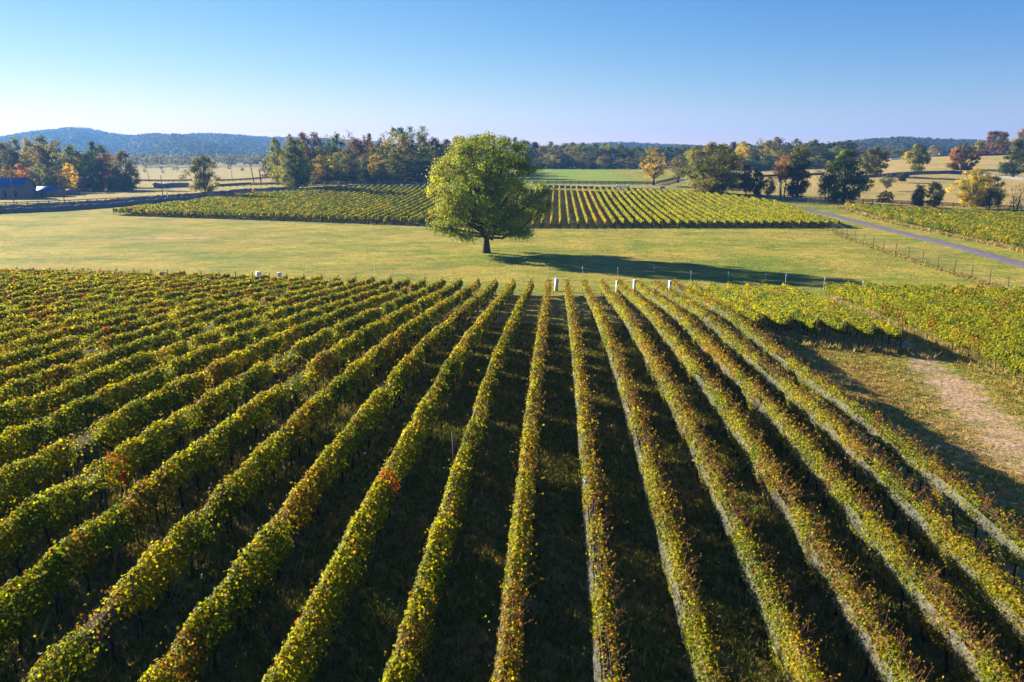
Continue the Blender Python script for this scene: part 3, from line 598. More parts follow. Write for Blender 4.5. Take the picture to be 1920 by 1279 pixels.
solo(1691, 343, 323, 24, 'tiny dark round tree alone in the pasture', seed=39, cb=.2, shape='round', nleaf=1200, leaf=.42, cols=[(.05, .07, .022)], lobes=.15)
solo(1722, 388, 344, 32, 'ivy covered dark stump column by the pasture fence', seed=40, cb=.03, shape='column', nleaf=2600, leaf=.36, cols=[(.045, .055, .02), (.08, .075, .025)], lobes=.3)
solo(1749, 389, 340, 42, 'dark bushy tree next to the ivy column by the fence', seed=41, cb=.05, shape='oval', nleaf=3200, leaf=.38, cols=[(.045, .06, .02), (.07, .085, .022), (.22, .19, .03)], lobes=.4)
solo(1822, 391, 314, 76, 'bright yellow tree on the pasture fence line', seed=42, cb=.12, shape='round', ncl=90, nleaf=5200, leaf=.42, cr=.11, cols=[(.40, .32, .03), (.30, .27, .035), (.17, .17, .03)], lobes=.35, limbs=30, twigs=2, trunk_r=.45)
solo(1855, 391, 328, 48, 'olive green tree just right of the bright yellow one', seed=43, cb=.08, shape='oval', nleaf=3600, leaf=.42, cols=[(.085, .095, .025), (.13, .13, .03)], lobes=.4)
solo(1904, 395, 343, 30, 'bare grey tree with upright stems at the end of the fence', seed=44, cb=.15, shape='column', nleaf=160, leaf=.3, cols=[(.16, .12, .06)], stems=3, limbs=26, twigs=5, fill=.0, trunk_r=.32)
solo(1866, 290, 244, 58, 'broad reddish brown tree on the crest of the upper pasture', seed=45, z=620, cb=.1, shape='spread', nleaf=5000, leaf=.75, cols=[(.12, .085, .035), (.075, .075, .03), (.15, .065, .03)], lobes=.4)
solo(1835, 291, 262, 26, 'pale green thin tree on the crest left of the reddish brown tree', seed=46, z=630, cb=.1, shape='oval', nleaf=1500, leaf=.7, cols=[(.20, .20, .07)], lobes=.3)
solo(1840, 292, 281, 24, 'low maroon shrub on the crest under the pale green tree', 'low_bush', seed=47, z=610, cb=.02, shape='spread', nleaf=900, leaf=.6, cols=[(.17, .05, .04)], lobes=.2)
solo(1918, 290, 238, 44, 'tall red maple cut by the edge of the view on the crest', seed=48, z=560, cb=.1, shape='round', nleaf=3600, leaf=.7, cols=[(.20, .085, .03), (.10, .10, .03)], lobes=.3)
# woods: every tree is a thing of its own; px, top, width, colour, shape family, depth
WOODS = {}
def wood(key, px, top, wpx, col, fam, z, base=None):
    WOODS.setdefault(key, []).append((px, top, wpx, col, fam, z))
r_ = random.Random(5)
# wood behind the barns
for a in [(-70, 262, 70, OL, 'round', 470), (-35, 258, 62, RU, 'oval', 465), (2, 263, 56, RU, 'round', 455), (30, 257, 52, OL, 'oval', 470), (55, 258, 44, YO, 'oval', 455), (80, 254, 60, OL, 'round', 480), (105, 261, 46, RU, 'oval', 490), (72, 268, 44, BR, 'round', 440), (18, 276, 50, DG, 'round', 440), (98, 279, 40, DG, 'oval', 446), (126, 272, 54, OL, 'sparse', 425), (138, 270, 66, OL, 'oval', 428), (168, 283, 56, GN, 'round', 424), (176, 262, 46, DG, 'cone', 470), (190, 270, 44, DG, 'oval', 480), (200, 285, 48, RU, 'round', 430), (188, 296, 40, RD, 'oval', 426), (229, 281, 48, BR, 'oval', 420), (243, 306, 34, RU, 'round', 418), (212, 312, 36, OR, 'round', 416), (126, 305, 34, YE, 'oval', 405), (10, 309, 44, RU, 'round', 400), (38, 305, 44, OR, 'oval', 404), (70, 305, 46, PA, 'round', 402), (98, 312, 40, RU, 'round', 400), (-25, 311, 50, YO, 'round', 400), (118, 334, 30, YO, 'bush', 396), (84, 330, 36, OL, 'bush', 395), (150, 330, 30, BR, 'bush', 412), (222, 330, 40, RU, 'bush', 412)]:
    wood('wood behind the barns', *a)
# wood behind the far vineyard, left of the maple
for a in [(518, 256, 40, OL, 'oval', 410), (535, 285, 40, YO, 'oval', 392), (548, 250, 40, BR, 'oval', 440), (570, 247, 48, RU, 'round', 445), (592, 246, 44, BR, 'oval', 440), (612, 249, 42, OL, 'sparse', 435), (632, 248, 40, DG, 'oval', 440), (655, 241, 36, BR, 'sparse', 450), (668, 258, 50, RD, 'oval', 425), (690, 252, 44, RU, 'round', 430), (694, 247, 26, DG, 'cone', 450), (705, 268, 56, OL, 'oval', 412), (722, 244, 36, DG, 'sparse', 450), (738, 238, 56, YO, 'oval', 420), (752, 236, 34, DG, 'round', 455), (762, 252, 50, BR, 'oval', 425), (772, 235, 46, DG, 'sparse', 440), (795, 234, 50, OL, 'sparse', 440), (790, 252, 56, OL, 'oval', 420), (815, 257, 44, DG, 'oval', 430), (838, 260, 44, DG, 'round', 440), (858, 254, 40, BR, 'oval', 440), (880, 258, 50, OL, 'round', 440), (905, 262, 50, DG, 'oval', 440),
          (603, 289, 42, OR, 'round', 388), (628, 287, 44, YO, 'oval', 390), (640, 283, 40, RU, 'sparse', 395), (664, 296, 40, BR, 'sparse', 388), (705, 286, 38, YO, 'oval', 386), (712, 305, 32, OL, 'round', 384), (685, 300, 40, DG, 'oval', 394), (655, 290, 50, DG, 'oval', 405), (740, 285, 52, OL, 'oval', 396), (770, 290, 52, BR, 'round', 396), (800, 292, 52, DG, 'round', 394), (828, 292, 52, DG, 'oval', 394), (855, 295, 48, DG, 'round', 394), (690, 320, 36, DG, 'bush', 390), (735, 322, 40, DG, 'bush', 390), (775, 322, 44, DG, 'bush', 388), (815, 322, 44, DG, 'bush', 388), (850, 322, 44, DG, 'bush', 388), (580, 300, 40, DG, 'oval', 400), (655, 322, 30, DG, 'bush', 388)]:
    wood('wood left of the big maple', *a)
# wood beyond the green hay field
x = 958
while x < 1300:
    for top, z in ((263+r_.random()*7, 700), (270+r_.random()*9, 665), (284+r_.random()*11, 635)):
        xx = x+r_.uniform(-7, 7)
        if xx > 1170 and z == 700: top += 8
        if 1232 < xx and z < 690: continue
        wood('wood beyond the hay field', xx, top, r_.uniform(28, 42), r_.choice([OL, OL, DG, DG, YO, RU, BR, OL, GN]), r_.choice(['round', 'oval', 'oval', 'round']), z+r_.uniform(-12, 12))
    x += 17
for a in [(968, 256, 34, DG, 'oval', 690), (1000, 265, 26, DG, 'round', 690), (1045, 289, 34, PA, 'round', 622), (1093, 293, 34, BR, 'round', 622)]: wood('wood beyond the hay field', *a)
# wood on the rise right of the oak
x = 1300
while x < 1570:
    for top, z in ((264+r_.random()*8, 640), (274+r_.random()*10, 610), (290+r_.random()*8, 588)):
        wood('wood on the rise right of the oak', x+r_.uniform(-8, 8), top+(6 if x < 1350 else 0), r_.uniform(34, 50), r_.choice([OL, DG, DG, OL, BR, GN, YO]), r_.choice(['round', 'oval', 'oval']), z+r_.uniform(-10, 10))
    x += 24
for a in [(1393, 263, 32, YE, 'round', 600), (1438, 261, 50, YO, 'round', 592), (1455, 256, 42, OL, 'oval', 620), (1421, 257, 24, DG, 'sparse', 640), (1488, 259, 34, DG, 'oval', 620), (1525, 261, 44, DG, 'oval', 600), (1512, 268, 30, OL, 'sparse', 610), (1550, 280, 26, OL, 'oval', 600), (1300, 275, 40, PA, 'oval', 640), (1375, 264, 26, DG, 'cone', 640)]: wood('wood on the rise right of the oak', *a)
# loose line of trees below the hill at the top right
for a in [(1757, 283, 20, OL, 'bush', 640), (1790, 284, 22, DG, 'bush', 640), (1772, 287, 14, OL, 'bush', 638), (1590, 270, 40, BR, 'sparse', 760), (1615, 276, 40, PA, 'round', 740), (1660, 272, 40, BR, 'sparse', 760), (1685, 282, 34, DG, 'round', 700), (1700, 276, 40, BR, 'round', 720), (1690, 288, 30, DG, 'bush', 690), (1748, 272, 26, PA, 'oval', 690), (1762, 276, 26, BR, 'round', 740), (1780, 280, 34, DG, 'round', 720), (1822, 270, 26, BR, 'oval', 740), (1735, 284, 28, DG, 'oval', 720), (1575, 288, 30, OL, 'round', 720), (1605, 290, 34, OL, 'round', 700), (1640, 284, 40, OL, 'round', 730)]: wood('tree line under the hill', *a)
for x0, x1, key, z, tops in ((-60, 250, 'wood behind the barns', 410, 338), (590, 880, 'wood left of the big maple', 386, 331), (960, 1225, 'wood beyond the hay field', 618, 305), (1300, 1560, 'wood on the rise right of the oak', 580, 308)):
    x = x0
    while x < x1: wood(key, x+r_.uniform(-4, 4), tops+r_.uniform(-6, 4), r_.uniform(18, 30), r_.choice([DG, OL, DG, BR, GN]), 'bush', z+r_.uniform(-4, 4)); x += 26
CATN = {'cone': 'conifer', 'bush': 'bush', 'sparse': 'thin crowned tree', 'round': 'round tree', 'oval': 'tall tree'}
for key, L0 in WOODS.items():
    cnt = {}
    for a in sorted(L0):
        px, top, wpx, col, fam, z = a; kk = (col, fam); cnt[kk] = cnt.get(kk, 0)+1
        p = at_depth(px, 300, z); p = np.array([p[0], p[1], h(p[0], p[1])]); zz = depth(p); hh = max(at_depth(px, top, zz)[2]-p[2], 2.0)
        pr = fam + str(r_.randrange(4 if fam in ('round', 'oval') else 2)); me, H0, R0 = PR[pr]
        tot = sum(1 for q in L0 if (q[3], q[4]) == kk)
        lab = (nth(cnt[kk], 'leftmost') + ' ' if tot > 1 else '') + CNAME[col] + ' ' + CATN[fam] + ' in the ' + key
        put_tree(me, {'cone': 'conifer_tree', 'bush': 'wood_bush'}.get(fam, 'woodland_tree'), lab, 'bush' if fam == 'bush' else 'tree', p, wpx/2/FPX*zz/R0, hh/H0, r_.random()*6.28, tuple(c*1.6*r_.uniform(.85, 1.15) for c in col), 'trees of the '+key)
# ------------------------------------------------------------------ paved drive, walls, fences, buildings, small things
def ribbon(name, pts, width, lift, m, step=3.0, jitter=0):
    pts = np.array(pts)[:, :2]; seg = np.concatenate([[0], np.cumsum(np.hypot(*np.diff(pts, axis=0).T))])
    s = np.arange(0, seg[-1], step); x, y = np.interp(s, seg, pts[:, 0]), np.interp(s, seg, pts[:, 1])
    for _ in range(6): x[1:-1] = (x[:-2]+2*x[1:-1]+x[2:])/4; y[1:-1] = (y[:-2]+2*y[1:-1]+y[2:])/4
    tx, ty = np.gradient(x), np.gradient(y); l = np.hypot(tx, ty); nx_, ny_ = -ty/l, tx/l; m_ = 7; V = []
    rg = np.random.default_rng(3)
    for u in np.linspace(-.5, .5, m_):
        ww = width*u*(1+(rg.normal(size=len(x))*jitter if abs(u) > .4 else 0)); xx, yy = x+nx_*ww, y+ny_*ww
        V.append(np.stack([xx, yy, H(xx, yy)+(lift if abs(u) < .49 else -.06)], 1))
    V = np.stack(V, 1); n = len(x); ix = np.arange(n*m_).reshape(n, m_); Q = np.stack([ix[:-1, :-1], ix[:-1, 1:], ix[1:, 1:], ix[1:, :-1]], -1).reshape(-1, 4)[:, ::-1]
    return tag(link(bpy.data.objects.new(name, mesh_np(name, V.reshape(-1, 3), Q, m, smooth=True))), kind='structure')
M_road = noisy('gravel_road', (.12, .11, .115), (.20, .185, .19), 1.2, .95, .6, (1, .35, 1))
ribbon('road', [hit(2100, 545), hit(1920, 497), hit(1800, 464), hit(1700, 439), hit(1600, 413.5), hit(1530, 396.5), hit(1470, 385.5), hit(1415, 378)], 5.0, .07, M_road, jitter=.05)
ribbon('gravel_path', [hit(1010, 346.5), hit(1100, 347.5), hit(1180, 350), hit(1245, 346), hit(1290, 338)], 5.0, .08, noisy('pale_gravel', (.30, .25, .22), (.42, .36, .33), 2, .95, .4))
def resample(pts, step, y_off=0):
    pts = np.array(pts)[:, :2]; seg = np.concatenate([[0], np.cumsum(np.hypot(*np.diff(pts, axis=0).T))]); n = max(2, int(seg[-1]/step)+1)
    s = np.linspace(0, seg[-1], n); x, y = np.interp(s, seg, pts[:, 0]), np.interp(s, seg, pts[:, 1]); return np.stack([x, y, H(x, y)], 1)
def stone_wall(pxs, label, hh=1.5, th=.7, z=None, off=(0, 0)):
    P = resample([hit(*q) for q in pxs], 1.2); P[:, 0] += off[0]; P[:, 1] += off[1]; P[:, 2] = H(P[:, 0], P[:, 1]); rg = np.random.default_rng(len(pxs)*7+int(hh*10))
    t = np.gradient(P[:, :2], axis=0); t /= np.linalg.norm(t, axis=1, keepdims=True); nn = np.stack([-t[:, 1], t[:, 0]], 1); V = []
    hs = hh*(.85+.3*rg.random(len(P))); cs = [(-.5, -.3), (-.5, .3), (-.46, .75), (-.36, 1), (.36, 1), (.46, .75), (.5, .3), (.5, -.3)]
    for u, f in cs:
        j = rg.normal(size=len(P))*.05; V.append(np.concatenate([P[:, :2]+nn*(u*th+j)[:, None], (P[:, 2]+hs*f+rg.normal(size=len(P))*.03)[:, None]], 1))
    V = np.stack(V, 1); n, m = V.shape[:2]; o = P[0].copy(); ix = np.arange(n*m).reshape(n, m)
    Q = np.stack([ix[:-1, :-1], ix[:-1, 1:], ix[1:, 1:], ix[1:, :-1]], -1).reshape(-1, 4)
    Q = np.concatenate([Q, [[0, 1, 6, 7], [1, 2, 5, 6], [2, 3, 4, 5]]])
    ob = link(bpy.data.objects.new('stone_wall', mesh_np('stone_wall', V.reshape(-1, 3)-o, Q, M_stone))); ob.location = o; return tag(ob, label, 'wall')
WL = [(-60, 404), (0, 400), (100, 396), (200, 389), (300, 380), (380, 373), (460, 367), (560, 360), (700, 353), (830, 350.5)]
stone_wall(WL, 'long dry stone wall in shade along the left edge of the meadow', 1.55)
stone_wall([(x, y-4.5) for x, y in WL[:8]], 'second dry stone wall behind the first, overgrown and dark', 2.0, .9)
stone_wall([(1012, 351.2), (1150, 355), (1300, 362.5), (1450, 374), (1545, 380)], 'low dark stone wall behind the yellow end of the far vineyard', 1.1)
stone_wall([(1545, 347), (1600, 335), (1660, 331), (1715, 326.5), (1790, 324.5), (1850, 332), (1990, 345)], 'ragged grey stone wall crossing the tan pasture below the round trees', 1.5, 1.0)
def board_fence(pxs, label, hh=1.35, step=3.4, rails=3, m=None, parts=True, group=None, z=None):
    m = m or M_dark; P = resample([hit(*q) if z is None else at_depth(*q, z) for q in pxs], step); o = P[0].copy(); t = thing('board_fence', label, 'fence', o, 0, group)
    pw = max(.2, .0007*float(np.hypot(P[0][0], P[0][1]))); pm = MB().box((0, 0, hh*.45), (pw, pw, hh*1.2), 0, 0, .9).mesh('post', m); b = MB()
    for i, p in enumerate(P):
        if i < 100: child('post', pm, t, p-o, 0, (1, 1, 1+.06*math.sin(i*12.9)))
        if i:
            a = P[i-1]-o; c = p-o; d = math.hypot(*(c-a)[:2]); rz = math.atan2(c[1]-a[1], c[0]-a[0])
            for k in range(rails):
                zz = hh*(.95-.30*k*(3/max(rails, 1)) if rails > 1 else .93)
                b.tube([a+(0, 0, zz), c+(0, 0, zz)], max(.12, .00042*float(np.hypot(P[i][0], P[i][1]))), 4, cap=False)
    b.build('rail', m, t); return t
board_fence([(-50, 390.5), (0, 388), (120, 383), (250, 376), (380, 368), (520, 359.5), (640, 352)], 'brown board fence running along the back of the stone walls', 1.5, 3.6, 2, M_post)
board_fence([(255, 340), (320, 341), (360, 340)], 'distant board fence across the hay meadow behind the long shed', 1.3, 4, 2)
board_fence([(405, 341), (460, 338.5), (520, 333.5)], 'distant board fence right of the lone spiked tree', 1.3, 4, 2)
board_fence([(405, 352), (470, 349), (530, 346.5)], 'dark board fence along the pinkish bare paddock, behind', 1.3, 3.6, 2)
board_fence([(410, 350), (470, 346.5), (560, 346), (640, 347), (740, 346.5), (830, 346.5)], 'dark board fence at the foot of the wood left of the maple', 1.3, 3.4, 3)
board_fence([(1000, 345.5), (1100, 346), (1180, 346.5), (1228, 347)], 'dark board fence crossing the green hay field behind the vineyard', 1.5, 3.4, 3)
board_fence([(1230, 346.5), (1250, 342), (1275, 336)], 'short fence run climbing away beside the thin yellowing tree', 1.5, 3.4, 3)
board_fence([(1380, 371), (1450, 374), (1550, 378), (1650, 382), (1750, 386.5), (1850, 391.5), (1960, 396)], 'long three board fence behind the right hand vineyard', 1.5, 3.6, 3)
board_fence([(1425, 322), (1470, 318), (1530, 318)], 'upper board fence on the tan pasture below the wood', 1.3, 4, 3)
board_fence([(1430, 333), (1480, 330), (1545, 329)], 'lower dark fence across the tan pasture behind the fence trees', 1.3, 4, 3)
board_fence([(1670, 301.5), (1735, 300), (1800, 297)], 'white board fence beside the white farmhouse', 1.2, 4, 3, M_white, z=640)
board_fence([(1830, 292), (1870, 290), (1930, 288)], 'dark fence along the crest of the upper pasture', 1.2, 4, 3, z=600)
# wire deer fence along the drive
P = resample([hit(*q) for q in [(1990, 590), (1880, 543), (1800, 516), (1730, 494), (1650, 468), (1590, 447), (1540, 420), (1480, 394), (1440, 383), (1390, 378)]], 6.2); o = P[0].copy()
t = thing('wire_fence', 'thin wire deer fence with tall posts along the inside of the drive', 'fence', o); pm = MB().tube([(0, 0, -.3), (0, 0, 2.3)], .05, 6).mesh('post', M_dark)
for p in P: child('post', pm, t, p-o)
b = MB()
for zz in (.15, .5, .85, 1.2, 1.55, 1.9, 2.2): b.tube(P-o+np.array([0, 0, zz]), .010, 3, cap=False)
b.build('wire', M_steel, t)
# plastic stakes of the electric fence along the headland
pm = MB().tube([(0, 0, -.1), (0, 0, 1.4)], .016, 6).mesh('fence_stake', M_white)
tip = MB().box((0, 0, 1.52), (.12, .09, .22), .3, 0, .7).mesh('insulator', M_white)
for i, (px, py) in enumerate([(445, 510), (574, 512), (702, 514), (832, 516), (964, 518), (1027, 519), (1092, 520), (1158, 522), (1226, 521), (1295, 528), (1365, 531), (1434, 533)]):
    p = hit(px, py-2); o = link(bpy.data.objects.new('fence_stake', pm)); o.location = tuple(p); tag(o, nth(i+1, 'leftmost') + ' thin white stake on the grass behind the vine row ends', 'stake', 'white fence stakes')
    child('insulator', tip, o)
M_blue = noisy('blue_plastic', (.12, .24, .55), (.2, .35, .7), 5, .5)
for i, (px, py, lab) in enumerate([(1472, 538, 'post with a blue and white flag at the end of the short block'), (1544, 545, 'post with a fluttering white flag at the head of the dirt track'), (1617, 545, 'white marker post behind the rows beyond the dirt track'), (1690, 549, 'short white marker post in the tree shadow'), (1832, 561, 'white pointed marker post by the deer fence')]):
    p = hit(px, py); o = MB().tube([(0, 0, -.1), (0, 0, 2.1 if i < 2 else 1.2)], .022, 6).build('marker_post', M_white, None, loc=tuple(p)); tag(o, lab, 'marker post')
    if i < 2: MB().box((.10, 0, 1.95), (.22, .03, .45), .5, 0, .6).box((.2, .03, 1.72), (.12, .03, .3), .9).build('flag', M_blue if i == 0 else M_white, o)
    else: MB().box((0, 0, 1.3), (.16, .12, .3), .4, 0, .5).build('cap', M_white, o)
# white utility boxes at the row ends
def white_box(px, py, w_, hh, lean, rz, label):
    p = hit(px, py); t = thing('white_box', label, 'box', p, rz); MB().box((lean*hh/2, 0, hh/2), (w_, w_*.8, hh)).build('casing', M_white, t).rotation_euler = (0, lean, 0)
    MB().box((lean*hh*1.0, 0, hh+.03), (w_*1.12, w_*.95, .06)).build('lid', M_white, t)
    MB().box((0, -w_*.41, hh*.55), (w_*.7, .02, hh*.7)).build('door', noisy('grey_panel', (.45, .47, .5), (.55, .57, .6), 3, .5), t).rotation_euler = (0, lean, 0)
white_box(1042, 546, .46, 1.75, .06, .5, 'leaning white box standing in the gap between two row ends')
white_box(1157, 548, .34, 1.6, .0, .3, 'thinnest white box, half hidden among the row ends')
white_box(1190, 548, .44, 1.75, .0, .5, 'upright white box touching a dark end post')
white_box(1257, 546, .55, 1.45, .0, .4, 'widest white box, behind the outermost netted rows')
white_box(486, 528, .75, 1.45, .0, .5, 'white box peeping over the left vines, brighter of two')
white_box(525, 528, .6, 1.35, .0, .2, 'second white box peeping over the left vines, partly covered')
# utility poles
def pole(px, base, top, r, label, arm=0, z=None, m=None):
    p = hit(px[0], base) if z is None else at_depth(px[0], base, z); zz = depth(p); q = at_depth(px[1], top, zz)-p
    t = thing('utility_pole', label, 'utility pole', p); MB().tube([(0, 0, -.5), q*.5, q], [r, r*.85, r*.7], 8).build('shaft', m or M_post, t)
    if arm: MB().box(q*.96, (arm, .12, .14), YAW).box(q*.96+(arm*.3, 0, .25), (.12, .12, .3)).box(q*.9+(.35, 0, 0), (.45, .45, .8)).build('crossarm', M_post, t)
    else: MB().box(q*.985, (.9, .1, .1), YAW).build('crossarm', M_post, t)
pole((27, 20), 388, 329, .17, 'grey utility pole in front of the barns, leftmost of all')
pole((124, 107), 390, 317, .17, 'leaning grey utility pole by the stone wall')
pole((306, 301), 375, 329, .2, 'pale utility pole in front of the long shed')
pole((281, 275), 341, 318, .2, 'distant thin utility pole behind the long shed')
pole((436, 434), 341, 320, .2, 'distant thin utility pole right of the lone spiked tree')
pole((477, 469), 345, 307, .34, 'thick dark utility pole with crossarm and transformer', 2.6, m=M_dark)
pole((490, 486), 345, 318, .42, 'thick dark pole stub without wires', 0, m=M_dark)
p = hit(315, 376); t = thing('marker_sign', 'small white post and plate beside the pale utility pole', 'sign', p); MB().tube([(0, 0, -.2), (0, 0, 3.4)], .07, 6).build('post', M_white, t); MB().box((0, -.1, 2.9), (.5, .06, .9)).build('plate', M_white, t)
solo(476, 363, 352, 8, 'tiny bright yellow shrub by the board fence', 'yellow_bush', seed=77, cb=.05, shape='oval', nleaf=500, leaf=.25, cols=[(.45, .33, .03)], limbs=5)
# barns and houses
M_roof = noisy('metal_roof', (.06, .125, .22), (.12, .22, .35), .5, .32, .15, (6, 1, 1), .6, .6)
M_wall = noisy('barn_boards', (.16, .135, .12), (.26, .225, .20), 1.2, .9, .3, (5, 5, .4))
M_win = noisy('dark_glass', (.02, .025, .03), (.04, .045, .05), 2, .2, 0, None, .6)
def barn(px0, px1, base, eave, ridge, dep, label, name, z=None, wins=3, wall=None, roof=None, over=.5, lean_to=False):
    a, b_ = hit(px0, base), hit(px1, base); zz = (depth(a)+depth(b_))/2 if z is None else z
    a, b_ = at_depth(px0, base, zz), at_depth(px1, base, zz); mid_ = (a+b_)/2; w_ = np.linalg.norm((b_-a)[:2]); mid_[2] = h(mid_[0], mid_[1])-.2
    he = at_depth(px0, eave, zz)[2]-mid_[2]; hr = at_depth(px0, ridge, zz)[2]-mid_[2]
    t = thing(name, label, 'building', mid_, YAW); W, D = w_/2, dep
    V = [(-W, 0, 0), (W, 0, 0), (W, D, 0), (-W, D, 0), (-W, 0, he), (W, 0, he), (W, D, he), (-W, D, he), (-W, D/2, hr-.1), (W, D/2, hr-.1)]
    MB().add(V, [(0, 1, 5, 4), (1, 2, 6, 5), (2, 3, 7, 6), (3, 0, 4, 7), (4, 5, 9, 8), (6, 7, 8, 9), (5, 6, 9, 9), (7, 4, 8, 8)]).build('wall', wall or M_wall, t)
    r = MB(); th = .15; s = (hr-he)/(D/2)
    for sg, y0 in ((1, -over), (-1, D+over)):
        ze = he-s*over+.02; P_ = [(-W-over, y0, ze), (W+over, y0, ze), (W+over, D/2, hr+.02), (-W-over, D/2, hr+.02)]
        r.add(np.array(P_+[(x, y, z_+th) for x, y, z_ in P_]), [(0, 1, 2, 3), (4, 5, 6, 7), (0, 1, 5, 4), (1, 2, 6, 5), (3, 0, 4, 7)])
    r.build('roof', roof or M_roof, t)
    for i in range(wins):
        x = -W+(i+.5)*2*W/wins; q = MB().box((x, -.03, he*.45), (w_*.055, .08, he*.45)).build('window', M_win, t)
    MB().box((-W*.15, -.04, he*.36), (w_*.09, .09, he*.72)).build('door', M_dark, t); return t
barn(-60, 41, 373, 350.5, 334.5, 12, 'large barn with a blue reflecting metal roof at the edge of the view', 'barn', wins=5)
barn(62, 103, 369.5, 358, 350.5, 9, 'low stable with a shining blue metal roof beside the large barn', 'stable', wins=4)
barn(117, 138, 366.5, 359.5, 355.5, 6, 'small lean shed under the trees right of the stable', 'shed', wins=2, roof=M_wall)
barn(288, 348, 352, 346, 343.6, 5, 'long low grey shed standing alone on the hay meadow', 'long_shed', wins=0, roof=noisy('dull_roof', (.2, .19, .19), (.3, .28, .27), 1, .8), wall=noisy('grey_wall', (.22, .2, .19), (.33, .3, .28), 1, .9))
barn(1764, 1783, 297, 290, 284.5, 9, 'white farmhouse half hidden by trees under the hill', 'farmhouse', z=650, wins=3, wall=noisy('shaded_siding', (.33, .36, .4), (.42, .45, .5), 2, .7))  # white walls in shade: the shade is painted into the blue-grey siding
barn(1233, 1246, 318, 309, 304, 8, 'small grey house glimpsed behind the thin yellowing tree', 'cottage', z=640, wins=2)
barn(1148, 1152, 300, 297, 295, 4, 'tiny white hut far off beyond the hay field', 'hut', z=610, wins=1, wall=M_white) if False else None
# gateway of the estate
p = hit(1167, 357); zz = depth(p); t = thing('gateway_sign', 'white folded gate panels between two capped stone pillars', 'gateway', p, YAW); s = zz/FPX
for x in (-10*s, 10.5*s):
    q = MB().box((x, .4, .9), (3.0*s, 3.0*s, 2.2), 0, 0, .95).build('pillar', M_stone, t); MB().box((x, .4, 2.05), (3.6*s, 3.6*s, .18)).box((x, .4, 2.3), (1.6*s, 1.6*s, .32), .7, 0, .6).build('cap', M_white, q)
MB().box((-3.6*s, .0, 1.05), (7.6*s, .12, 1.5), -.25).build('panel', M_white, t); MB().box((4.2*s, .12, 1.05), (8.0*s, .12, 1.5), .35).build('panel', M_white, t)
p = hit(1241, 357); t = thing('mailbox_pillar', 'squat stone pier with a pale plate beside the dark wall', 'pillar', p, YAW); MB().box((0, 0, .8), (2.2, 1.0, 1.8), 0, 0, .97).build('pier', M_stone, t); MB().box((0, -.53, .85), (1.1, .05, 1.0)).build('plate', noisy('pale_plate', (.4, .4, .36), (.5, .5, .45), 3), t)
# mesh gate where the drive meets the wall
a, b_ = hit(1515, 384), hit(1550, 385.5); t = thing('mesh_gate', 'grey wire mesh gate at the near end of the pasture fence', 'gate', a); v = b_-a
b = MB(); 
for f in np.linspace(0, 1, 4): b.tube([v*f+(0, 0, -.1), v*f+(0, 0, 2.1)], .06, 6)
b.build('post', M_steel, t); b = MB()
for z_ in np.linspace(.2, 2.0, 8): b.tube([(0, 0, z_), v+np.array([0, 0, z_])], .025, 3, cap=False)
for f in np.linspace(0, 1, 26): b.tube([v*f+(0, 0, .2), v*f+(0, 0, 2.0)], .02, 3, cap=False)
b.build('mesh_net', M_steel, t)
# metal rod and blue ribbon among the vines
k = -1; p = hit(840, 985); X = row_x(-1)-.35; y = 29.5
o = MB().tube([(0, 0, -.1), (-.03, 0, 1.4), (-.07, 0, 2.75)], .016, 6).build('metal_rod', M_steel, None, loc=(X, y, h(X, y))); tag(o, 'thin bluish metal rod rising above the vines', 'rod')
X = row_x(1)-.22; y = 27.6; b = MB()
for i in range(7): b.box((.03*math.sin(i*1.1), .11*i, 1.98-.03*i), (.07, .12, .018), .5*math.sin(i*1.9), 0, 1, .25)
o = b.build('blue_ribbon', M_blue, None, loc=(X, y, h(X, y))); tag(o, 'strip of blue ribbon tied on a netted vine row', 'ribbon')
# grass tufts in the near alleys and on the clearing
rg = np.random.default_rng(77)
def tufts(n, xr, yr, hh, cols, keep):
    x = rg.uniform(*xr, n); y = yr[0]+(yr[1]-yr[0])*rg.random(n)**(1.5 if n > 20000 else 1); m = keep(x, y); x, y = x[m], y[m]; nb = 4; n = len(x)
    bx = np.repeat(x, nb)+rg.normal(size=n*nb)*.06; by = np.repeat(y, nb)+rg.normal(size=n*nb)*.06; d = np.hypot(bx, by); s = (.8+.6*rg.random(n*nb)); hgt = hh*s*np.repeat(.5+rg.random(n), nb); wd = .012+.0005*d
    a = rg.random(n*nb)*6.28; tip_ = np.stack([rg.normal(size=n*nb)*.5*hgt, rg.normal(size=n*nb)*.5*hgt, hgt], 1); e = np.stack([np.cos(a)*wd, np.sin(a)*wd, 0*a], 1)
    B = np.stack([bx, by, H(bx, by)-.02], 1); V = np.stack([B-e, B+e, B+tip_*.6+e*.8, B+tip_], 1).reshape(-1, 3)
    c = np.array(cols)[rg.integers(0, len(cols), n)]; c = np.repeat(np.repeat(c, nb, 0)*(.6+.8*rg.random((n*nb, 1))), 4, 0)
    return V, np.arange(n*nb*4).reshape(-1, 4), c
A = tufts(150000, (-26, 21), (12, 75), .17, [(.15, .20, .03), (.22, .22, .04), (.38, .28, .09), (.11, .15, .025)], lambda x, y: (np.abs(x) < y*.7+3) & (x < 16.4))
_t = np.linspace(0, len(lane)-1, 60); LD = np.stack([np.interp(_t, range(len(lane)), lane[:, i]) for i in (0, 1)], 1)
B_ = tufts(22000, (17.5, 60), (25, 111), .16, [(.20, .21, .035), (.40, .30, .09), (.40, .25, .07), (.36, .22, .06)], lambda x, y: (x < y*.68+3) & ~((x > 18) & (x < 33) & (y > 74)) & ~(x > 35.5) & (np.min(np.hypot(x[:, None]-LD[None, :, 0], y[:, None]-LD[None, :, 1]), 1) > 1.2+2.4*rg.random(len(x))))
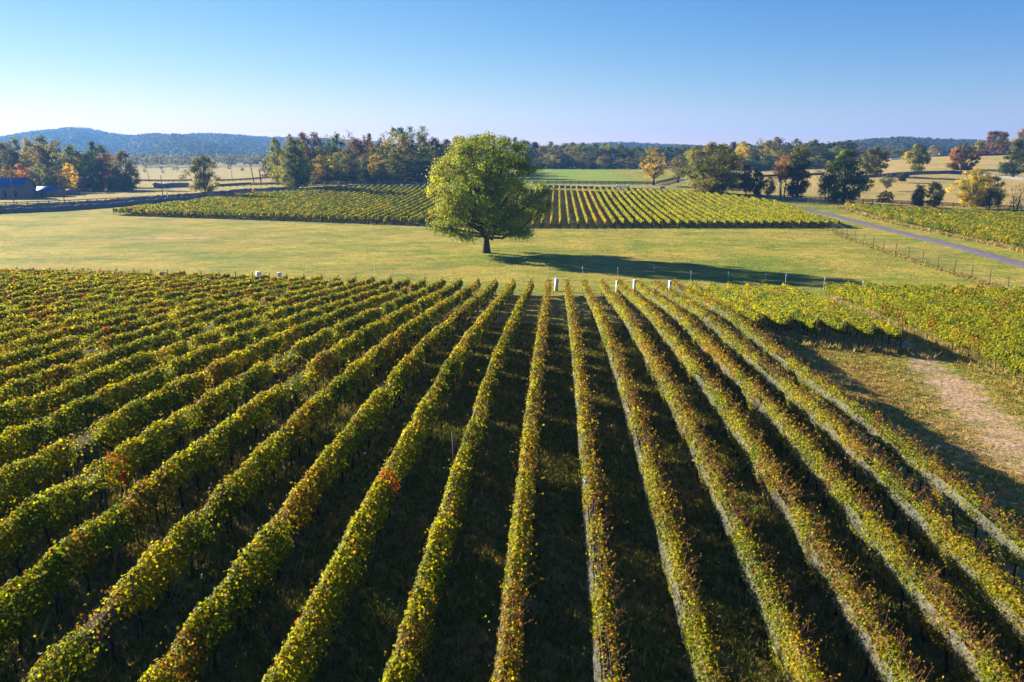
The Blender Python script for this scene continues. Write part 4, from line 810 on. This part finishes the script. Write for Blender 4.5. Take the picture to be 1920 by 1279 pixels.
STR = [(.42, .33, .12), (.50, .40, .16), (.34, .25, .08), (.22, .22, .06)]
S_ = [tufts(520, (17.5, 34), (69.5, 73), .36, STR, lambda x, y: rg.random(len(x)) < .8), tufts(550, (35.4, 37.8), (40, 111), .4, STR, lambda x, y: rg.random(len(x)) < .8),
      tufts(1100, (94.5, 97.6), (120, 285), .5, STR, lambda x, y: rg.random(len(x)) < .8), tufts(9000, (-24, 20), (12, 70), .3, STR, lambda x, y: np.abs(((x-X00)/SP+.5) % 1-.5) < .16)]
def deer(x, y): return np.abs(x-np.interp(y, DF[:, 1], DF[:, 0])) < 1.3
DF = P[np.argsort(P[:, 1])] if False else np.array([hit(*q)[:2] for q in [(1880, 543), (1800, 516), (1730, 494), (1650, 468), (1590, 447), (1540, 420), (1480, 394)]])
S_.append(tufts(22000, (60, 95), (115, 290), .26, STR[:3]+[(.2, .22, .05)], deer))
parts_ = [A, B_] + S_; off_ = np.cumsum([0]+[len(p_[0]) for p_ in parts_])
V = np.concatenate([p_[0] for p_ in parts_]); Q = np.concatenate([p_[1]+o_ for p_, o_ in zip(parts_, off_)]); cc = np.concatenate([p_[2] for p_ in parts_])
tag(link(bpy.data.objects.new('grass', mesh_np('grass', V, Q, M_grass, cc))), kind='stuff')
# ------------------------------------------------------------------ hills, far woods, haze
M_hill = noisy('hill_floor', (.04, .05, .02), (.09, .085, .035), .02, .95)
def forest(pts, hs, rs, cols, k, leaf, rng):
    n = len(pts); off = rng.normal(size=(n, k, 3)); off /= np.linalg.norm(off, axis=2, keepdims=True)
    P = pts[:, None] + np.array([0, 0, 1])*(hs*.55)[:, None, None] + off*(rs[:, None, None]*(.55+.45*rng.random((n, k, 1))))*np.stack([np.ones(n), np.ones(n), hs*.45/rs], 1)[:, None]
    Nn = off + np.array([0, 0, .3]) + rng.normal(size=(n, k, 3))*.4
    S = np.repeat((leaf*rs)[:, None], k, 1)*(.7+.6*rng.random((n, k))); c = cols[:, None]*(.75+.5*rng.random((n, k, 1)))
    return P.reshape(-1, 3), Nn.reshape(-1, 3), S.ravel(), c.reshape(-1, 3)
FP = []
PALF = np.array([DG, OL, OL, BR, DG, GN, OL, BR, OL])*.62
def hill(name, sky_, z, Lf, Lb, z0, ntree, rng, zfun=None):
    X = np.array(sky_, float); pxs_ = np.arange(X[0, 0], X[-1, 0]+1, 6.0); tops = np.interp(pxs_, X[:, 0], X[:, 1])
    tops = np.convolve(np.pad(tops, 4, 'edge'), np.ones(9)/9, 'valid')
    R0 = np.array([at_depth(a, b_, z*(1+.05*math.sin(a*.011))) for a, b_ in zip(pxs_, tops)]); R0[:, 2] -= 7
    s = np.concatenate([np.linspace(-1, 0, 22), np.linspace(0, 1, 8)[1:]]); V = []
    for q in s:
        L = Lf if q < 0 else Lb; f = .5+.5*math.cos(PI*abs(q)); ph = np.sin(R0[:, 0]*.006+q*5)*.5+np.sin(R0[:, 0]*.013+q*9)*.35+np.sin(R0[:, 0]*.031-q*4)*.15
        zz = z0+(R0[:, 2]-z0)*np.clip(f+ph*.30*math.sin(PI*abs(q))*(1 if q < 0 else .2), 0, 1)
        V.append(np.stack([R0[:, 0]*(1+q*L/z*.9), R0[:, 1]+q*L, zz], 1))
    V = np.stack(V, 1); n, m = V.shape[:2]; ix = np.arange(n*m).reshape(n, m); Q = np.stack([ix[:-1, :-1], ix[1:, :-1], ix[1:, 1:], ix[:-1, 1:]], -1).reshape(-1, 4)
    tag(link(bpy.data.objects.new(name, mesh_np(name, V.reshape(-1, 3), Q, M_hill, smooth=True))), kind='structure')
    a = rng.random(ntree)*(n-1.01); q = rng.random(ntree)*22.9; i0, j0 = a.astype(int), q.astype(int); fa, fq = (a-i0)[:, None], (q-j0)[:, None]
    P = V[i0, j0]*(1-fa)*(1-fq)+V[i0+1, j0]*fa*(1-fq)+V[i0, j0+1]*(1-fa)*fq+V[i0+1, j0+1]*fa*fq; P[:, 2] -= 2
    sc = z/3200; FP.append(forest(P, rng.uniform(9, 16, ntree)*(.6+.4*sc), rng.uniform(6, 11, ntree)*(.6+.4*sc), PALF[rng.integers(0, len(PALF), ntree)], 20, .55, rng))
rng = np.random.default_rng(9)
hill('hills', [(-260, 275), (-120, 266), (-20, 262), (30, 254), (60, 248), (95, 245), (130, 239), (155, 240), (185, 247), (215, 254), (240, 258), (280, 258), (310, 256), (350, 253), (400, 251), (440, 254), (480, 258), (540, 258), (620, 262), (720, 270), (800, 280)], 3200, 1500, 900, -12, 13000, rng)
hill('hills', [(900, 280), (960, 277), (1040, 276), (1120, 270), (1150, 268), (1200, 271), (1290, 274), (1340, 276), (1420, 280), (1500, 284)], 2300, 700, 500, -10, 4500, rng)
hill('hills', [(1440, 284), (1530, 276), (1560, 271), (1600, 266), (1640, 262), (1692, 257), (1730, 260), (1780, 262), (1830, 264), (1900, 268), (2000, 272), (2150, 284)], 1900, 800, 500, -6, 6000, rng)
# band of woodland on the flats below the left hill, and dark woods that close the horizon behind the near trees
def band(px0, px1, z0_, z1_, n, hr, rng, col=PALF, k=60, leaf=.42, lo=.35, hi=.55):
    px = rng.uniform(px0, px1, n); z = rng.uniform(z0_, z1_, n); P = np.array([at_depth(a, 300, b_) for a, b_ in zip(px, z)]); P[:, 2] = H(P[:, 0], P[:, 1])
    hs = rng.uniform(*hr, n); FP.append(forest(P, hs, hs*rng.uniform(lo, hi, n), col[rng.integers(0, len(col), n)], k, leaf, rng))
band(-200, 520, 1150, 1500, 330, (11, 19), rng, np.array([OL, BR, PA, OL, YO, BR]))
band(-200, 560, 1500, 1900, 420, (10, 18), rng, k=40, leaf=.5)
band(900, 1320, 730, 900, 260, (13, 18), rng, k=70, leaf=.4)
band(1290, 1600, 660, 820, 170, (12, 18), rng, k=70, leaf=.4)
band(1560, 1990, 850, 1100, 220, (9, 14), rng, k=60)
band(500, 930, 460, 560, 130, (16, 21), rng, np.array([DG, DG, BR, OL]), 130, .28)
band(-200, 120, 480, 560, 70, (14, 20), rng, np.array([DG, BR, OL]), 130, .28)
band(240, 460, 900, 1100, 14, (3, 6), rng, np.array([DG, OL]))
P, Nn, S, Cc = [np.concatenate(a) for a in zip(*FP)]
tag(link(bpy.data.objects.new('forest', leaf_mesh('forest', P, Nn, S, Cc, [M_tree], rng))), kind='stuff')
# the air: one closed even box of haze round everything, sky outside
HAZE = .000135
if HAZE:
    mh = bpy.data.materials.new('haze'); mh.use_nodes = True; n_ = mh.node_tree; n_.nodes.clear(); out = n_.nodes.new('ShaderNodeOutputMaterial')
    pv = n_.nodes.new('ShaderNodeVolumePrincipled'); pv.inputs['Color'].default_value = (.14, .42, 1.0, 1); pv.inputs['Density'].default_value = HAZE; pv.inputs['Anisotropy'].default_value = .2
    n_.links.new(pv.outputs[0], out.inputs['Volume'])
    o = MB().box((0, 2150, 43), (9000, 5100, 190)).build('haze', mh); tag(o, kind='stuff')
